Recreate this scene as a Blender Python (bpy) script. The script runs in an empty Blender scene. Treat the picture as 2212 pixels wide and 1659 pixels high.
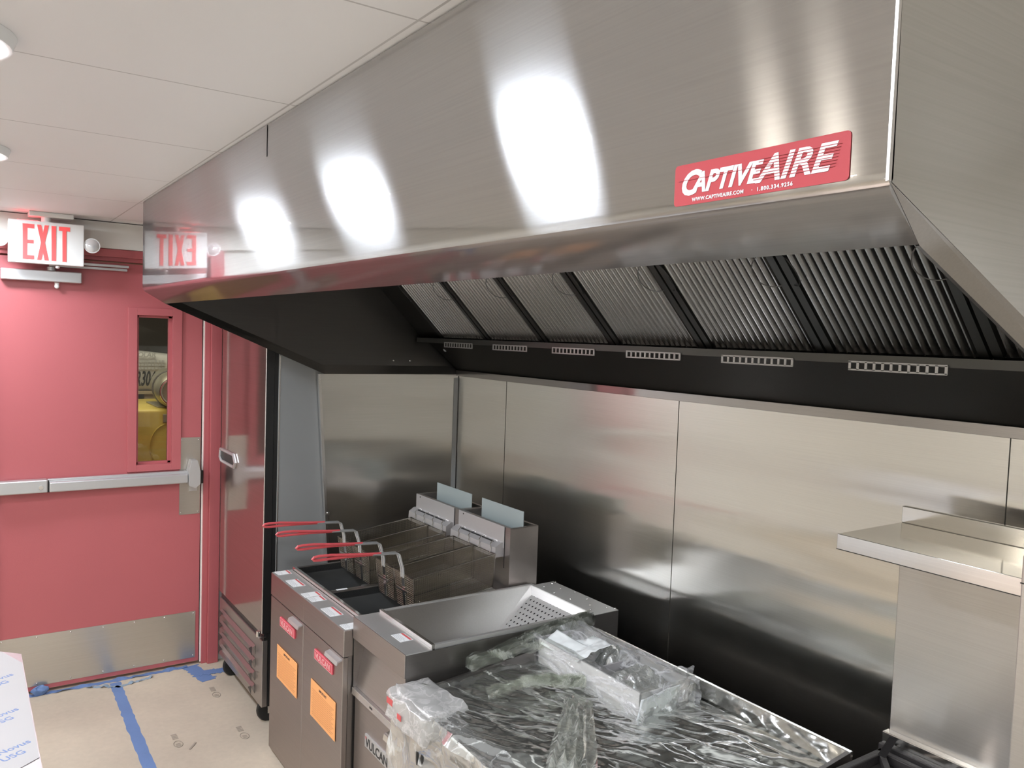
import bpy, bmesh, math, random
from mathutils import Vector, Matrix, noise
random.seed(7)
S = bpy.context.scene
COL = S.collection
ZC = 1.81                                   # camera height

# ------------------------------------------------------------------ camera
f_px = 1750.0
yaw, pit, rol = YPR = (0.59916, 0.05569, 0.03426)
def cam_axes():
    f = Vector((-math.cos(yaw)*math.cos(pit), math.sin(yaw)*math.cos(pit), -math.sin(pit)))
    r = f.cross(Vector((0, 0, 1))).normalized(); u = r.cross(f)
    c, s = math.cos(rol), math.sin(rol)
    return c*r+s*u, -s*r+c*u, f
r_, u_, f_ = cam_axes()
cd = bpy.data.cameras.new('camera'); cam = bpy.data.objects.new('camera', cd); COL.objects.link(cam)
M3 = Matrix((r_, u_, -f_)).transposed()
cam.matrix_world = Matrix.Translation((0, 0, ZC)) @ M3.to_4x4()
cd.sensor_fit = 'HORIZONTAL'; cd.sensor_width = 36; cd.lens = 36*f_px/2212; cd.clip_start = 0.02
S.camera = cam

# ------------------------------------------------------------------ world, lights, exposure
W = bpy.data.worlds.new('world'); S.world = W; W.use_nodes = True
W.node_tree.nodes['Background'].inputs[0].default_value = (.9, .95, 1, 1)
W.node_tree.nodes['Background'].inputs[1].default_value = 0.05
S.view_settings.view_transform = 'Standard'; S.view_settings.look = 'None'
S.view_settings.gamma = 1; S.view_settings.use_curve_mapping = False
S.view_settings.exposure = 0.54
DISC = 85.0                                # radiance of the round ceiling lights
CEIL = 2.315
#          x, y of the round lights: hood row first, then the added ones
DISCS = [(-3.99, -.02), (-2.87, -.01), (-1.75, -.05), (-.63, -.07), (.50, -.07), (1.62, -.07),
         (-.85, -2.4), (.40, -2.4), (1.65, -2.4), (1.1, 1.15)]  # unseen lights added: rear row for light level, last one for hood-end reflection

# ------------------------------------------------------------------ helpers
def tag(o, label=None, cat=None, group=None, kind=None):
    if label: o['label'] = label
    if cat: o['category'] = cat
    if group: o['group'] = group
    if kind: o['kind'] = kind
    return o
def thing(name, label, cat, loc=(0, 0, 0), group=None):
    o = bpy.data.objects.new(name, None); o.empty_display_size = .05; COL.objects.link(o); o.location = loc
    return tag(o, label, cat, group)
class MB:
    def __init__(s): s.bm = bmesh.new()
    def box(s, x0, x1, y0, y1, z0, z1, bev=0.0, seg=2):
        r = bmesh.ops.create_cube(s.bm, size=1)
        vs = r['verts']
        for v in vs:
            v.co = Vector(((x0+x1)/2+v.co.x*(x1-x0), (y0+y1)/2+v.co.y*(y1-y0), (z0+z1)/2+v.co.z*(z1-z0)))
        if bev > 0:
            es = list({e for v in vs for e in v.link_edges})
            bmesh.ops.bevel(s.bm, geom=es, offset=bev, segments=seg, affect='EDGES', profile=.5)
        return s
    def quad(s, *p):
        s.bm.faces.new([s.bm.verts.new(q) for q in p]); return s
    def slab(s, pts, n, t):                  # flat polygon given thickness t along n
        n = Vector(n)*t
        a = [s.bm.verts.new(Vector(p)) for p in pts]; b = [s.bm.verts.new(Vector(p)+n) for p in pts]
        s.bm.faces.new(a[::-1]); s.bm.faces.new(b); k = len(pts)
        for i in range(k): s.bm.faces.new((a[i], a[(i+1) % k], b[(i+1) % k], b[i]))
        return s
    def prism(s, prof, x0, x1):              # profile in (y,z) swept along x
        return s.slab([(x0, y, z) for y, z in prof], (1, 0, 0), x1-x0)
    def prismy(s, prof, y0, y1):             # profile in (x,z) swept along y
        return s.slab([(x, y0, z) for x, z in prof], (0, 1, 0), y1-y0)
    def cyl(s, p0, p1, r, n=16, r2=None): return s.tube([p0, p1], r, n, r2=r2)
    def tube(s, pts, r, n=8, closed=False, r2=None, flat=1.0):
        P = [Vector(p) for p in pts]; k = len(P); rings = []
        up = None
        for i, p in enumerate(P):
            if closed: d = P[(i+1) % k]-P[i-1]
            else: d = P[min(i+1, k-1)]-P[max(i-1, 0)]
            d.normalize()
            if up is None:
                up = d.cross(Vector((0, 0, 1)))
                if up.length < .05: up = d.cross(Vector((1, 0, 0)))
            up = (up-d*up.dot(d)).normalized(); w = d.cross(up)
            rr = r if r2 is None else r+(r2-r)*i/max(1, k-1)
            rings.append([s.bm.verts.new(p+rr*(math.cos(2*math.pi*j/n)*up+flat*math.sin(2*math.pi*j/n)*w)) for j in range(n)])
        for i in range(k if closed else k-1):
            a, b = rings[i], rings[(i+1) % k]
            for j in range(n): s.bm.faces.new((a[j], a[(j+1) % n], b[(j+1) % n], b[j]))
        if not closed: s.bm.faces.new(rings[0][::-1]); s.bm.faces.new(rings[-1])
        return s
    def ball(s, c, r, sx=1, sy=1, sz=1, u=20, v=12):
        q = bmesh.ops.create_uvsphere(s.bm, u_segments=u, v_segments=v, radius=r)
        for w in q['verts']: w.co = Vector(c)+Vector((w.co.x*sx, w.co.y*sy, w.co.z*sz))
        return s
    def build(s, name, mat, parent=None, smooth=False, label=None, kind=None):
        bmesh.ops.recalc_face_normals(s.bm, faces=s.bm.faces[:])
        me = bpy.data.meshes.new(name); s.bm.to_mesh(me); s.bm.free()
        me.materials.append(mat)
        if smooth:
            for p in me.polygons: p.use_smooth = True
            try: me.set_sharp_from_angle(angle=math.radians(35))
            except Exception: pass
        o = bpy.data.objects.new(name, me); COL.objects.link(o)
        if parent is not None:
            o.parent = parent
            if parent.type == 'EMPTY' or parent.parent is None or True:
                base = Vector((0, 0, 0)); q = parent
                while q is not None: base += q.location; q = q.parent
                me.transform(Matrix.Translation(-base))
        if label: o['label'] = label
        if kind: o['kind'] = kind
        return o
def copy_tree(o, parent=None):
    c = o.copy(); COL.objects.link(c); c.parent = parent
    for ch in list(o.children): copy_tree(ch, c)
    return c
def text(name, body, mat, parent, org, ux, uy, size, depth=.0004, off=0.0, shear=0.0, sx=1.0, space=1.0, align='LEFT'):
    ux, uy = Vector(ux).normalized(), Vector(uy).normalized(); uz = ux.cross(uy)
    cu = bpy.data.curves.new(name, 'FONT'); cu.body = body; cu.size = size; cu.extrude = depth; cu.offset = off
    cu.shear = shear; cu.space_character = space; cu.align_x = align; cu.resolution_u = 4
    t = bpy.data.objects.new(name, cu); COL.objects.link(t)
    dg = bpy.context.evaluated_depsgraph_get()
    me = bpy.data.meshes.new_from_object(t.evaluated_get(dg)); bpy.data.objects.remove(t)
    m = Matrix((ux*sx, uy, uz)).transposed().to_4x4()
    base = Vector((0, 0, 0)); q = parent
    while q is not None: base += q.location; q = q.parent
    me.transform(Matrix.Translation(Vector(org)-base) @ m)
    me.materials.clear(); me.materials.append(mat)
    o = bpy.data.objects.new(name, me); COL.objects.link(o); o.parent = parent
    return o

# ------------------------------------------------------------------ materials
def newmat(name):
    m = bpy.data.materials.new(name); m.use_nodes = True
    nt = m.node_tree; b = nt.nodes['Principled BSDF']; return m, nt, b
def N(nt, t, **kw):
    n = nt.nodes.new(t)
    for k, v in kw.items():
        if k.startswith('_'): setattr(n, k[1:], v)
        else:
            key = int(k[1:]) if k[0] == 'i' and k[1:].isdigit() else k
            n.inputs[key].default_value = v
    return n
def plain(name, col, rough=.5, metal=0., bump=0., bscale=60., var=0., spec=.5, vscale=6.):
    m, nt, b = newmat(name); L = nt.links.new
    b.inputs['Base Color'].default_value = (*col, 1); b.inputs['Roughness'].default_value = rough
    b.inputs['Metallic'].default_value = metal; b.inputs['Specular IOR Level'].default_value = spec
    tc = N(nt, 'ShaderNodeTexCoord')
    if var:
        n = N(nt, 'ShaderNodeTexNoise', Scale=vscale, Detail=4.); L(tc.outputs['Object'], n.inputs['Vector'])
        mr = N(nt, 'ShaderNodeMapRange'); mr.inputs[3].default_value = 1-var; mr.inputs[4].default_value = 1+var
        L(n.outputs[0], mr.inputs[0])
        hs = N(nt, 'ShaderNodeHueSaturation', Color=(*col, 1)); L(mr.outputs[0], hs.inputs['Value']); L(hs.outputs[0], b.inputs['Base Color'])
    if bump:
        n = N(nt, 'ShaderNodeTexNoise', Scale=bscale, Detail=3.); L(tc.outputs['Object'], n.inputs['Vector'])
        bp = N(nt, 'ShaderNodeBump', Strength=bump, Distance=.002); L(n.outputs[0], bp.inputs['Height']); L(bp.outputs[0], b.inputs['Normal'])
    return m
def steel(name, col=(.60, .575, .55), r1=.13, r2=.42, mix=.5, grain='X', rough_dir=(0, 0, 1), wave=.15, wscale=(1.2, 1.2, 2.5), wdist=.01, gcon=.08, an1=.30, an2=.30, sharp=None):
    """brushed stainless: a tighter lobe plus a broad one smeared across the grain, slight oil-canning"""
    m, nt, b = newmat(name); L = nt.links.new
    tc = N(nt, 'ShaderNodeTexCoord')
    g = {'X': (3, 420, 420), 'Y': (420, 3, 420), 'Z': (420, 420, 3)}[grain]
    mp = N(nt, 'ShaderNodeMapping'); mp.inputs['Scale'].default_value = g; L(tc.outputs['Object'], mp.inputs[0])
    gn = N(nt, 'ShaderNodeTexNoise', Scale=1., Detail=2.); L(mp.outputs[0], gn.inputs['Vector'])
    hs = N(nt, 'ShaderNodeHueSaturation', Color=(*col, 1))
    mr = N(nt, 'ShaderNodeMapRange'); mr.inputs[3].default_value = 1-gcon; mr.inputs[4].default_value = 1+gcon
    L(gn.outputs[0], mr.inputs[0]); L(mr.outputs[0], hs.inputs['Value'])
    mw = N(nt, 'ShaderNodeMapping'); mw.inputs['Scale'].default_value = wscale; L(tc.outputs['Object'], mw.inputs[0])
    wn = N(nt, 'ShaderNodeTexNoise', Scale=1., Detail=1.); L(mw.outputs[0], wn.inputs['Vector'])
    bp = N(nt, 'ShaderNodeBump', Strength=wave, Distance=wdist); L(wn.outputs[0], bp.inputs['Height'])
    tv = N(nt, 'ShaderNodeCombineXYZ', X=rough_dir[0], Y=rough_dir[1], Z=rough_dir[2])
    nt.nodes.remove(b); gl_ = []
    for r, an, dist in ((r1, an1, 'BECKMANN'), (r2, an2, 'GGX')):
        q = nt.nodes.new('ShaderNodeBsdfAnisotropic'); q.distribution = dist; gl_.append(q)
        L(hs.outputs[0], q.inputs['Color']); q.inputs['Roughness'].default_value = r; q.inputs['Anisotropy'].default_value = -an
        L(tv.outputs[0], q.inputs['Tangent']); L(bp.outputs[0], q.inputs['Normal'])
    b, b2 = gl_
    mx = N(nt, 'ShaderNodeMixShader'); mx.inputs[0].default_value = mix
    L(b.outputs[0], mx.inputs[1]); L(b2.outputs[0], mx.inputs[2])
    if sharp:
        q = nt.nodes.new('ShaderNodeBsdfAnisotropic'); q.distribution = 'BECKMANN'
        L(hs.outputs[0], q.inputs['Color']); q.inputs['Roughness'].default_value = sharp[0]; q.inputs['Anisotropy'].default_value = -.3
        L(tv.outputs[0], q.inputs['Tangent']); L(bp.outputs[0], q.inputs['Normal'])
        m2 = N(nt, 'ShaderNodeMixShader'); m2.inputs[0].default_value = sharp[1]
        L(mx.outputs[0], m2.inputs[1]); L(q.outputs[0], m2.inputs[2]); mx = m2
    L(mx.outputs[0], nt.nodes['Material Output'].inputs['Surface'])
    return m
def emit(name, col, s):
    m, nt, b = newmat(name); b.inputs['Base Color'].default_value = (*col, 1)
    b.inputs['Emission Color'].default_value = (*col, 1); b.inputs['Emission Strength'].default_value = s
    return m
SZ = (0, 0, 1); SY = (0, 1, 0); SX = (1, 0, 0)
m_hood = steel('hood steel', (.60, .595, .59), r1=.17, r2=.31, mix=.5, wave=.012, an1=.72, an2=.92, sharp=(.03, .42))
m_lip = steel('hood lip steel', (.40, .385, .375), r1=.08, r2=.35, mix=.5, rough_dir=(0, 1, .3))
m_hoodin = steel('shaded hood interior steel', (.15, .145, .14), r1=.3, r2=.5, mix=.5, grain='Y')  # under-hood shade put into a darker steel colour
m_end = steel('hood end steel', (.64, .62, .59), r1=.14, r2=.45, mix=.4, grain='Y', wave=.8, wscale=(2, 2.2, 1.6), wdist=.07)
m_splash = steel('wall panel steel', (.70, .69, .66), r1=.15, r2=.32, mix=.42, rough_dir=(1, 0, 0), an1=.65, an2=.65, wave=.7, wscale=(.35, .35, 4.5), wdist=.022)
m_side = steel('side splash steel', (.52, .50, .47), r1=.17, r2=.36, mix=.5, rough_dir=(0, 1, 0), an1=.6, an2=.6, grain='Y', wave=.6, wscale=(.35, .35, 4.5), wdist=.02)
m_st = steel('cabinet steel', (.46, .42, .40), r1=.32, r2=.45, mix=.5, wave=.05)
m_stt = plain('worktop steel', (.66, .65, .63), .48, .85, bump=.05, bscale=300)
m_sty = steel('side steel', (.33, .31, .30), r1=.3, r2=.45, mix=.5, grain='Y', wave=.05)
m_pan = steel('pan steel', (.78, .76, .74), r1=.3, r2=.4, mix=.5, wave=.2)
m_dark = plain('dark filter frame steel', (.12, .12, .115), .35, .9)
m_tank = plain('tank steel with painted reflections', (.16, .16, .155), .30, .45, var=.35, vscale=5)  # tone patches imitate lighter reflections inside the fryer tank
m_bright = plain('bright steel edge', (.78, .76, .74), .25, 1.)
m_filter = plain('filter steel', (.85, .84, .82), .22, 1.)
m_flue = plain('flue front steel', (.62, .60, .60), .45, .7)
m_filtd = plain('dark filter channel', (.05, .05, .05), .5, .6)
m_shelf = steel('shelf steel', (.80, .79, .76), r1=.12, r2=.3, mix=.15, wave=.02)
m_riser = steel('riser steel', (.60, .57, .54), r1=.25, r2=.5, mix=.5, wave=.3, wscale=(3, 3, 2.4), wdist=.02)
m_galv = plain('galvanised grey side', (.34, .35, .35), .45, .4, var=.08, vscale=3)
m_black = plain('black trim', (.015, .015, .015), .35)
m_rubber = plain('black rubber', (.012, .012, .012), .5)
m_iron = plain('cast iron', (.05, .045, .045), .5, .3, bump=.4, bscale=180)
m_wire = plain('basket wire', (.42, .38, .31), .28, 1.)
m_rimw = plain('basket rim wire', (.30, .28, .25), .3, 1.)
m_redgrip = plain('red vinyl grip', (.62, .09, .10), .4, bump=.1)
m_white = plain('white plastic', (.80, .80, .78), .35)
m_alu = plain('satin aluminium', (.62, .62, .62), .38, .75)
m_plate = steel('kick plate steel', (.60, .56, .50), r1=.25, r2=.5, mix=.5, rough_dir=SZ, grain='Y', wave=.3, wscale=(3, 5, 1))
m_blue = plain('blue film plate', (.36, .41, .41), .45, .1, var=.08)
m_label = plain('white label', (.80, .80, .80), .5)
m_labred = plain('red label print', (.62, .10, .10), .5)
m_grey = plain('grey label print', (.45, .45, .45), .6)
m_orange = plain('orange notice paper', (.90, .42, .16), .6, var=.05)
m_orprint = plain('notice print', (.55, .22, .08), .7)
m_dkprint = plain('dark print', (.10, .05, .04), .6)
m_badge = plain('red badge', (.62, .08, .11), .35)
m_badgel = plain('badge lettering', (.80, .42, .42), .35)
m_blackink = plain('black lettering', (.02, .02, .02), .4)
m_stred = plain('sticker red', (.37, .046, .052), .5, spec=.25)
m_stwhite = plain('sticker white', (.66, .66, .66), .5)
m_stline = plain('sticker line', (.34, .05, .055), .5, spec=.25)
m_tape = plain('blue painters tape', (.13, .215, .43), .65, bump=.5, bscale=90, var=.2)
m_tapeg = plain('grey blue loose tape', (.25, .33, .42), .6, bump=.5, var=.2)
m_seal = plain('white door seal', (.85, .80, .74), .5)
m_cream = plain('cream wall paint', (.72, .70, .65), .6)
m_wall = plain('white wall paint', (.70, .68, .64), .6)
m_carton = plain('lilac grey carton', (.74, .71, .73), .6, var=.05)
m_cartin = plain('grey carton inside', (.42, .40, .405), .65, var=.06)
m_paper = plain('white paper', (.84, .86, .86), .6)
m_yellow = plain('yellow painted metal', (.62, .47, .10), .5, var=.3, vscale=7)
m_dirty = plain('worn grey metal', (.42, .39, .30), .4, .6, var=.25)
m_sack = plain('woven white sack', (.68, .66, .62), .7, bump=.5, bscale=40, var=.12)
m_wood = plain('pallet wood', (.45, .36, .24), .7, var=.2)
m_film = plain('white protective film', (.37, .35, .343), .5, var=.03, spec=.2)
m_filmblue = plain('film print', (.13, .19, .36), .5, spec=.2)
m_ctop = plain('bare steel with door reflection tint', (.50, .44, .44), .35, .9)  # pink cast in the colour imitates the red door's reflection
m_diff = emit('light diffuser', (.895, .97, 1.07), DISC)
m_warm = emit('warm downlight lens', (1, .92, .80), 270.)
m_led = emit('red sign letters', (.80, .085, .085), .30)
m_leak = emit('sign led slit', (1., .08, .10), 5.0)
m_bulb = plain('lamp lens', (.75, .75, .75), .08, .4)

def door_paint():
    m = plain('red door paint', (.46, .118, .127), .36, bump=.12, bscale=220, var=.05, vscale=3); return m
m_red = door_paint()
def glassmat():
    m, nt, b = newmat('window glass'); L = nt.links.new
    t = N(nt, 'ShaderNodeBsdfTransparent', Color=(.88, .9, .86, 1)); g = N(nt, 'ShaderNodeBsdfGlossy', Roughness=.02)
    fr = N(nt, 'ShaderNodeFresnel', IOR=1.45); mx = N(nt, 'ShaderNodeMixShader')
    L(fr.outputs[0], mx.inputs[0]); L(t.outputs[0], mx.inputs[1]); L(g.outputs[0], mx.inputs[2]); L(mx.outputs[0], nt.nodes['Material Output'].inputs[0])
    return m
m_glass = glassmat()
def plastic(name, base=.10, crease=.55, tint=(.97, .985, .95), white=(.85, .86, .80), scale=9., gl=.10, str_=(1, 1, 1), rough=.14, rot=0.0, bs=.6, cw=.05, det=6.):
    m, nt, b = newmat(name); L = nt.links.new
    tc = N(nt, 'ShaderNodeTexCoord'); mp = N(nt, 'ShaderNodeMapping'); mp.inputs['Scale'].default_value = str_; L(tc.outputs['Object'], mp.inputs[0])
    mp0 = mp; mp = N(nt, 'ShaderNodeMapping'); mp0.inputs['Scale'].default_value = (1, 1, 1); mp0.inputs['Rotation'].default_value = (0, 0, -rot)
    mp.inputs['Scale'].default_value = str_; L(mp0.outputs[0], mp.inputs[0])
    n = N(nt, 'ShaderNodeTexNoise', Scale=scale, Detail=det, Roughness=.6, Distortion=.8); L(mp.outputs[0], n.inputs['Vector'])
    # thin bright crease lines where the noise crosses .5
    s = N(nt, 'ShaderNodeMath', _operation='SUBTRACT', i1=.5); L(n.outputs[0], s.inputs[0])
    a = N(nt, 'ShaderNodeMath', _operation='ABSOLUTE'); L(s.outputs[0], a.inputs[0])
    mr = N(nt, 'ShaderNodeMapRange'); mr.inputs[1].default_value = 0.; mr.inputs[2].default_value = cw; mr.inputs[3].default_value = 1.; mr.inputs[4].default_value = 0.
    L(a.outputs[0], mr.inputs[0])
    pw = N(nt, 'ShaderNodeMath', _operation='MULTIPLY', i1=crease); L(mr.outputs[0], pw.inputs[0])
    n2 = N(nt, 'ShaderNodeTexNoise', Scale=scale*.35, Detail=2.); L(mp.outputs[0], n2.inputs['Vector'])
    pm = N(nt, 'ShaderNodeMath', _operation='MULTIPLY'); L(pw.outputs[0], pm.inputs[0]); L(n2.outputs[0], pm.inputs[1])
    ad = N(nt, 'ShaderNodeMath', _operation='ADD', i1=base); L(pm.outputs[0], ad.inputs[0])
    bp = N(nt, 'ShaderNodeBump', Strength=bs, Distance=.004); L(n.outputs[0], bp.inputs['Height'])
    t = N(nt, 'ShaderNodeBsdfTransparent', Color=(*tint, 1))
    d = N(nt, 'ShaderNodeBsdfDiffuse', Color=(*white, 1)); L(bp.outputs[0], d.inputs['Normal'])
    tr = N(nt, 'ShaderNodeBsdfTranslucent', Color=(*white, 1)); md = N(nt, 'ShaderNodeMixShader'); md.inputs[0].default_value = .35
    L(d.outputs[0], md.inputs[1]); L(tr.outputs[0], md.inputs[2])
    m1 = N(nt, 'ShaderNodeMixShader'); L(ad.outputs[0], m1.inputs[0]); L(t.outputs[0], m1.inputs[1]); L(md.outputs[0], m1.inputs[2])
    g = N(nt, 'ShaderNodeBsdfGlossy', Roughness=rough); L(bp.outputs[0], g.inputs['Normal'])
    lw = N(nt, 'ShaderNodeLayerWeight', Blend=.25); L(bp.outputs[0], lw.inputs['Normal'])
    mg = N(nt, 'ShaderNodeMath', _operation='MULTIPLY_ADD', i1=.55, i2=gl); L(lw.outputs['Fresnel'], mg.inputs[0])
    m2 = N(nt, 'ShaderNodeMixShader'); L(mg.outputs[0], m2.inputs[0]); L(m1.outputs[0], m2.inputs[1]); L(g.outputs[0], m2.inputs[2])
    L(m2.outputs[0], nt.nodes['Material Output'].inputs[0]); return m
m_wrap = plastic('clear plastic sheeting', base=.15, crease=2.0, scale=5.5, gl=.10, white=(.90, .90, .84), str_=(.5, 1.7, 1.2), rot=.5, rough=.10, bs=.4, cw=.032, det=4.)
m_milky = plastic('milky plastic over the front rail', base=.36, crease=1.4, scale=7., gl=.10, white=(.90, .90, .88), str_=(1, 1, .5), rough=.10, bs=.5, cw=.04)
m_clear = plastic('clear plastic fold', base=.04, crease=.7, scale=8., gl=.10, white=(.86, .87, .80), str_=(.5, 1.6, 1.), rot=.3, rough=.1)
m_bag = plastic('milky plastic bag', base=.13, crease=1.1, scale=8., white=(.93, .92, .94), gl=.07, str_=(.5, 1.5, 1.5))
m_bubble = plastic('bubble wrap', base=.32, crease=.5, scale=30., gl=.22, white=(.9, .9, .86))
m_tapew = plastic('milky packing film', base=.55, crease=.6, scale=16., white=(.90, .87, .86), gl=.12)

def floor_mat():
    m, nt, b = newmat('floor protection paper'); L = nt.links.new
    tc = N(nt, 'ShaderNodeTexCoord')
    n1 = N(nt, 'ShaderNodeTexNoise', Scale=1.6, Detail=5., Roughness=.6); L(tc.outputs['Object'], n1.inputs['Vector'])
    cr = N(nt, 'ShaderNodeValToRGB'); L(n1.outputs[0], cr.inputs[0])
    cr.color_ramp.elements[0].position = .3; cr.color_ramp.elements[0].color = (.44, .375, .30, 1)
    cr.color_ramp.elements[1].position = .7; cr.color_ramp.elements[1].color = (.58, .50, .395, 1)
    n2 = N(nt, 'ShaderNodeTexNoise', Scale=40., Detail=4.); L(tc.outputs['Object'], n2.inputs['Vector'])
    mr = N(nt, 'ShaderNodeMapRange'); mr.inputs[3].default_value = .9; mr.inputs[4].default_value = 1.08; L(n2.outputs[0], mr.inputs[0])
    hs = N(nt, 'ShaderNodeHueSaturation'); L(cr.outputs[0], hs.inputs['Color']); L(mr.outputs[0], hs.inputs['Value'])
    L(hs.outputs[0], b.inputs['Base Color']); b.inputs['Roughness'].default_value = .7
    bp = N(nt, 'ShaderNodeBump', Strength=.3, Distance=.004); L(n1.outputs[0], bp.inputs['Height']); L(bp.outputs[0], b.inputs['Normal'])
    return m
def ceil_mat():
    """smooth vinyl faced tiles; narrow butt joints every 0.6175 m in x, long joints in y"""
    m, nt, b = newmat('ceiling tiles'); L = nt.links.new
    tc = N(nt, 'ShaderNodeTexCoord'); sp = N(nt, 'ShaderNodeSeparateXYZ'); L(tc.outputs['Object'], sp.inputs[0])
    def line(out, period, off, w):
        a = N(nt, 'ShaderNodeMath', _operation='ADD', i1=off); L(out, a.inputs[0])
        d = N(nt, 'ShaderNodeMath', _operation='DIVIDE', i1=period); L(a.outputs[0], d.inputs[0])
        f = N(nt, 'ShaderNodeMath', _operation='FRACT'); L(d.outputs[0], f.inputs[0])
        c = N(nt, 'ShaderNodeMath', _operation='SUBTRACT', i1=.5); L(f.outputs[0], c.inputs[0])
        e = N(nt, 'ShaderNodeMath', _operation='ABSOLUTE'); L(c.outputs[0], e.inputs[0])
        g = N(nt, 'ShaderNodeMath', _operation='LESS_THAN', i1=w/period/2); L(e.outputs[0], g.inputs[0]); return g.outputs[0]
    g1 = line(sp.outputs[0], .6175, 1.195+.30875, .005)      # joint at x = -1.195 - k*.6175
    g2 = line(sp.outputs[1], 1.22, -.61+.61, .005)
    mx = N(nt, 'ShaderNodeMath', _operation='MAXIMUM'); L(g1, mx.inputs[0]); L(g2, mx.inputs[1])
    n = N(nt, 'ShaderNodeTexNoise', Scale=2.2, Detail=2.); L(tc.outputs['Object'], n.inputs['Vector'])
    mr = N(nt, 'ShaderNodeMapRange'); mr.inputs[3].default_value = .25; mr.inputs[4].default_value = .75; L(n.outputs[0], mr.inputs[0])
    k = N(nt, 'ShaderNodeMath', _operation='MULTIPLY'); L(mx.outputs[0], k.inputs[0]); L(mr.outputs[0], k.inputs[1])
    mc = N(nt, 'ShaderNodeMix', _data_type='RGBA'); L(k.outputs[0], mc.inputs['Factor'])
    mc.inputs['A'].default_value = (.78, .775, .77, 1); mc.inputs['B'].default_value = (.22, .20, .19, 1)
    L(mc.outputs['Result'], b.inputs['Base Color']); b.inputs['Roughness'].default_value = .6
    return m
def perf_mat():
    m, nt, b = newmat('perforated pan steel'); L = nt.links.new
    tc = N(nt, 'ShaderNodeTexCoord'); sp = N(nt, 'ShaderNodeSeparateXYZ'); L(tc.outputs['Object'], sp.inputs[0])
    hs = []
    for o in (0, 1):
        d = N(nt, 'ShaderNodeMath', _operation='MULTIPLY_ADD', i1=1/.021, i2=.25+10); L(sp.outputs[o], d.inputs[0])
        f = N(nt, 'ShaderNodeMath', _operation='FRACT'); L(d.outputs[0], f.inputs[0])
        c = N(nt, 'ShaderNodeMath', _operation='SUBTRACT', i1=.5); L(f.outputs[0], c.inputs[0])
        e = N(nt, 'ShaderNodeMath', _operation='POWER', i1=2.); L(c.outputs[0], e.inputs[0]); hs.append(e)
    a = N(nt, 'ShaderNodeMath', _operation='ADD'); L(hs[0].outputs[0], a.inputs[0]); L(hs[1].outputs[0], a.inputs[1])
    g = N(nt, 'ShaderNodeMath', _operation='LESS_THAN', i1=.032); L(a.outputs[0], g.inputs[0])
    mc = N(nt, 'ShaderNodeMix', _data_type='RGBA'); L(g.outputs[0], mc.inputs['Factor'])
    mc.inputs['A'].default_value = (.80, .78, .76, 1); mc.inputs['B'].default_value = (.01, .01, .01, 1)
    L(mc.outputs['Result'], b.inputs['Base Color']); b.inputs['Metallic'].default_value = .55; b.inputs['Roughness'].default_value = .4
    return m
m_floor, m_ceil, m_perf = floor_mat(), ceil_mat(), perf_mat()

# ------------------------------------------------------------------ room shell
XW, YB, XR, YF = -4.47, 2.12, 3.0, -3.4
def struct(o): o['kind'] = 'structure'; return o
fl = struct(MB().box(-6.6, XR, YF, YB+.1, -.1, 0).build('floor', m_floor))
struct(MB().box(XW-.12, XR, YF, YB+.1, CEIL, CEIL+.1).build('ceiling', m_ceil))
DY0, DY1, DZ = .14, 1.060, 2.117          # door opening
b = MB(); b.box(XW-.15, XW-.005, YF, DY0-.06, 0, CEIL); b.box(XW-.15, XW-.005, DY1+.06, YB+.1, 0, CEIL); b.box(XW-.15, XW-.005, DY0-.06, DY1+.06, DZ+.03, CEIL)
struct(b.build('wall_left', m_wall))
struct(MB().box(XW-.1, XR+.1, YB, YB+.1, 0, CEIL).build('wall_back', m_wall))
struct(MB().box(XR, XR+.1, YF, YB, 0, CEIL).build('wall_right', m_wall))
struct(MB().box(XW-.1, XR+.1, YF-.1, YF, 0, CEIL).build('wall_front', m_wall))
struct(MB().box(XW-.005, XW+.045, YF, 2.1, 2.185, CEIL-.004).build('trim_2', m_cream))
# door frame
b = MB()
for (y0, y1, x1) in ((DY1+.012, DY1+.040, .012), (DY1+.044, DY1+.052, .022), (DY1+.040, DY1+.095, .034)):
    b.box(XW-.12, XW+x1, y0, y1, 0, DZ+.03, .002)
b.box(XW-.12, XW+.034, DY0-.085, DY0-.012, 0, DZ+.03, .002)
b.box(XW-.12, XW+.034, DY0-.085, DY1+.095, DZ+.028, 2.184, .003)
b.box(XW-.12, XW+.014, DY0-.05, DY1+.05, DZ+.008, DZ+.03, .002)
tr = struct(b.build('trim_1', m_red))
MB().box(XW-.03, XW+.004, DY1+.002, DY1+.013, .01, DZ+.004).build('weather_seal', m_seal, tr, label='white weather seal strip')
MB().box(XW-.03, XW+.004, DY1+.0005, DY1+.0035, .01, DZ+.004).build('seal_gap', m_black, tr)
# door
wy0, wy1, wz0, wz1 = .742, .912, 1.100, 1.866
b = MB()
T0, T1 = XW-.045, XW
b.box(T0, T1, DY0, wy0, .018, DZ); b.box(T0, T1, wy1, DY1, .018, DZ)
b.box(T0, T1, wy0, wy1, .018, wz0); b.box(T0, T1, wy0, wy1, wz1, DZ)
door = struct(b.build('door_1', m_red))
b = MB()                                    # raised moulding round the glass
o0, o1, p0, p1 = .700, .957, 1.066, 1.902
for (ya, yb_, za, zb) in ((o0, wy0, p0, p1), (wy1, o1, p0, p1), (wy0, wy1, p0, wz0), (wy0, wy1, wz1, p1)):
    b.box(T1-.002, T1+.011, ya, yb_, za, zb, .0012)
for (ya, yb_, za, zb) in ((wy0-.001, wy0+.012, wz0, wz1), (wy1-.016, wy1+.001, wz0, wz1), (wy0, wy1, wz0-.001, wz0+.012), (wy0, wy1, wz1-.012, wz1+.001)):
    b.box(T0, T1-.02, ya, yb_, za, zb, .001)
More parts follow.
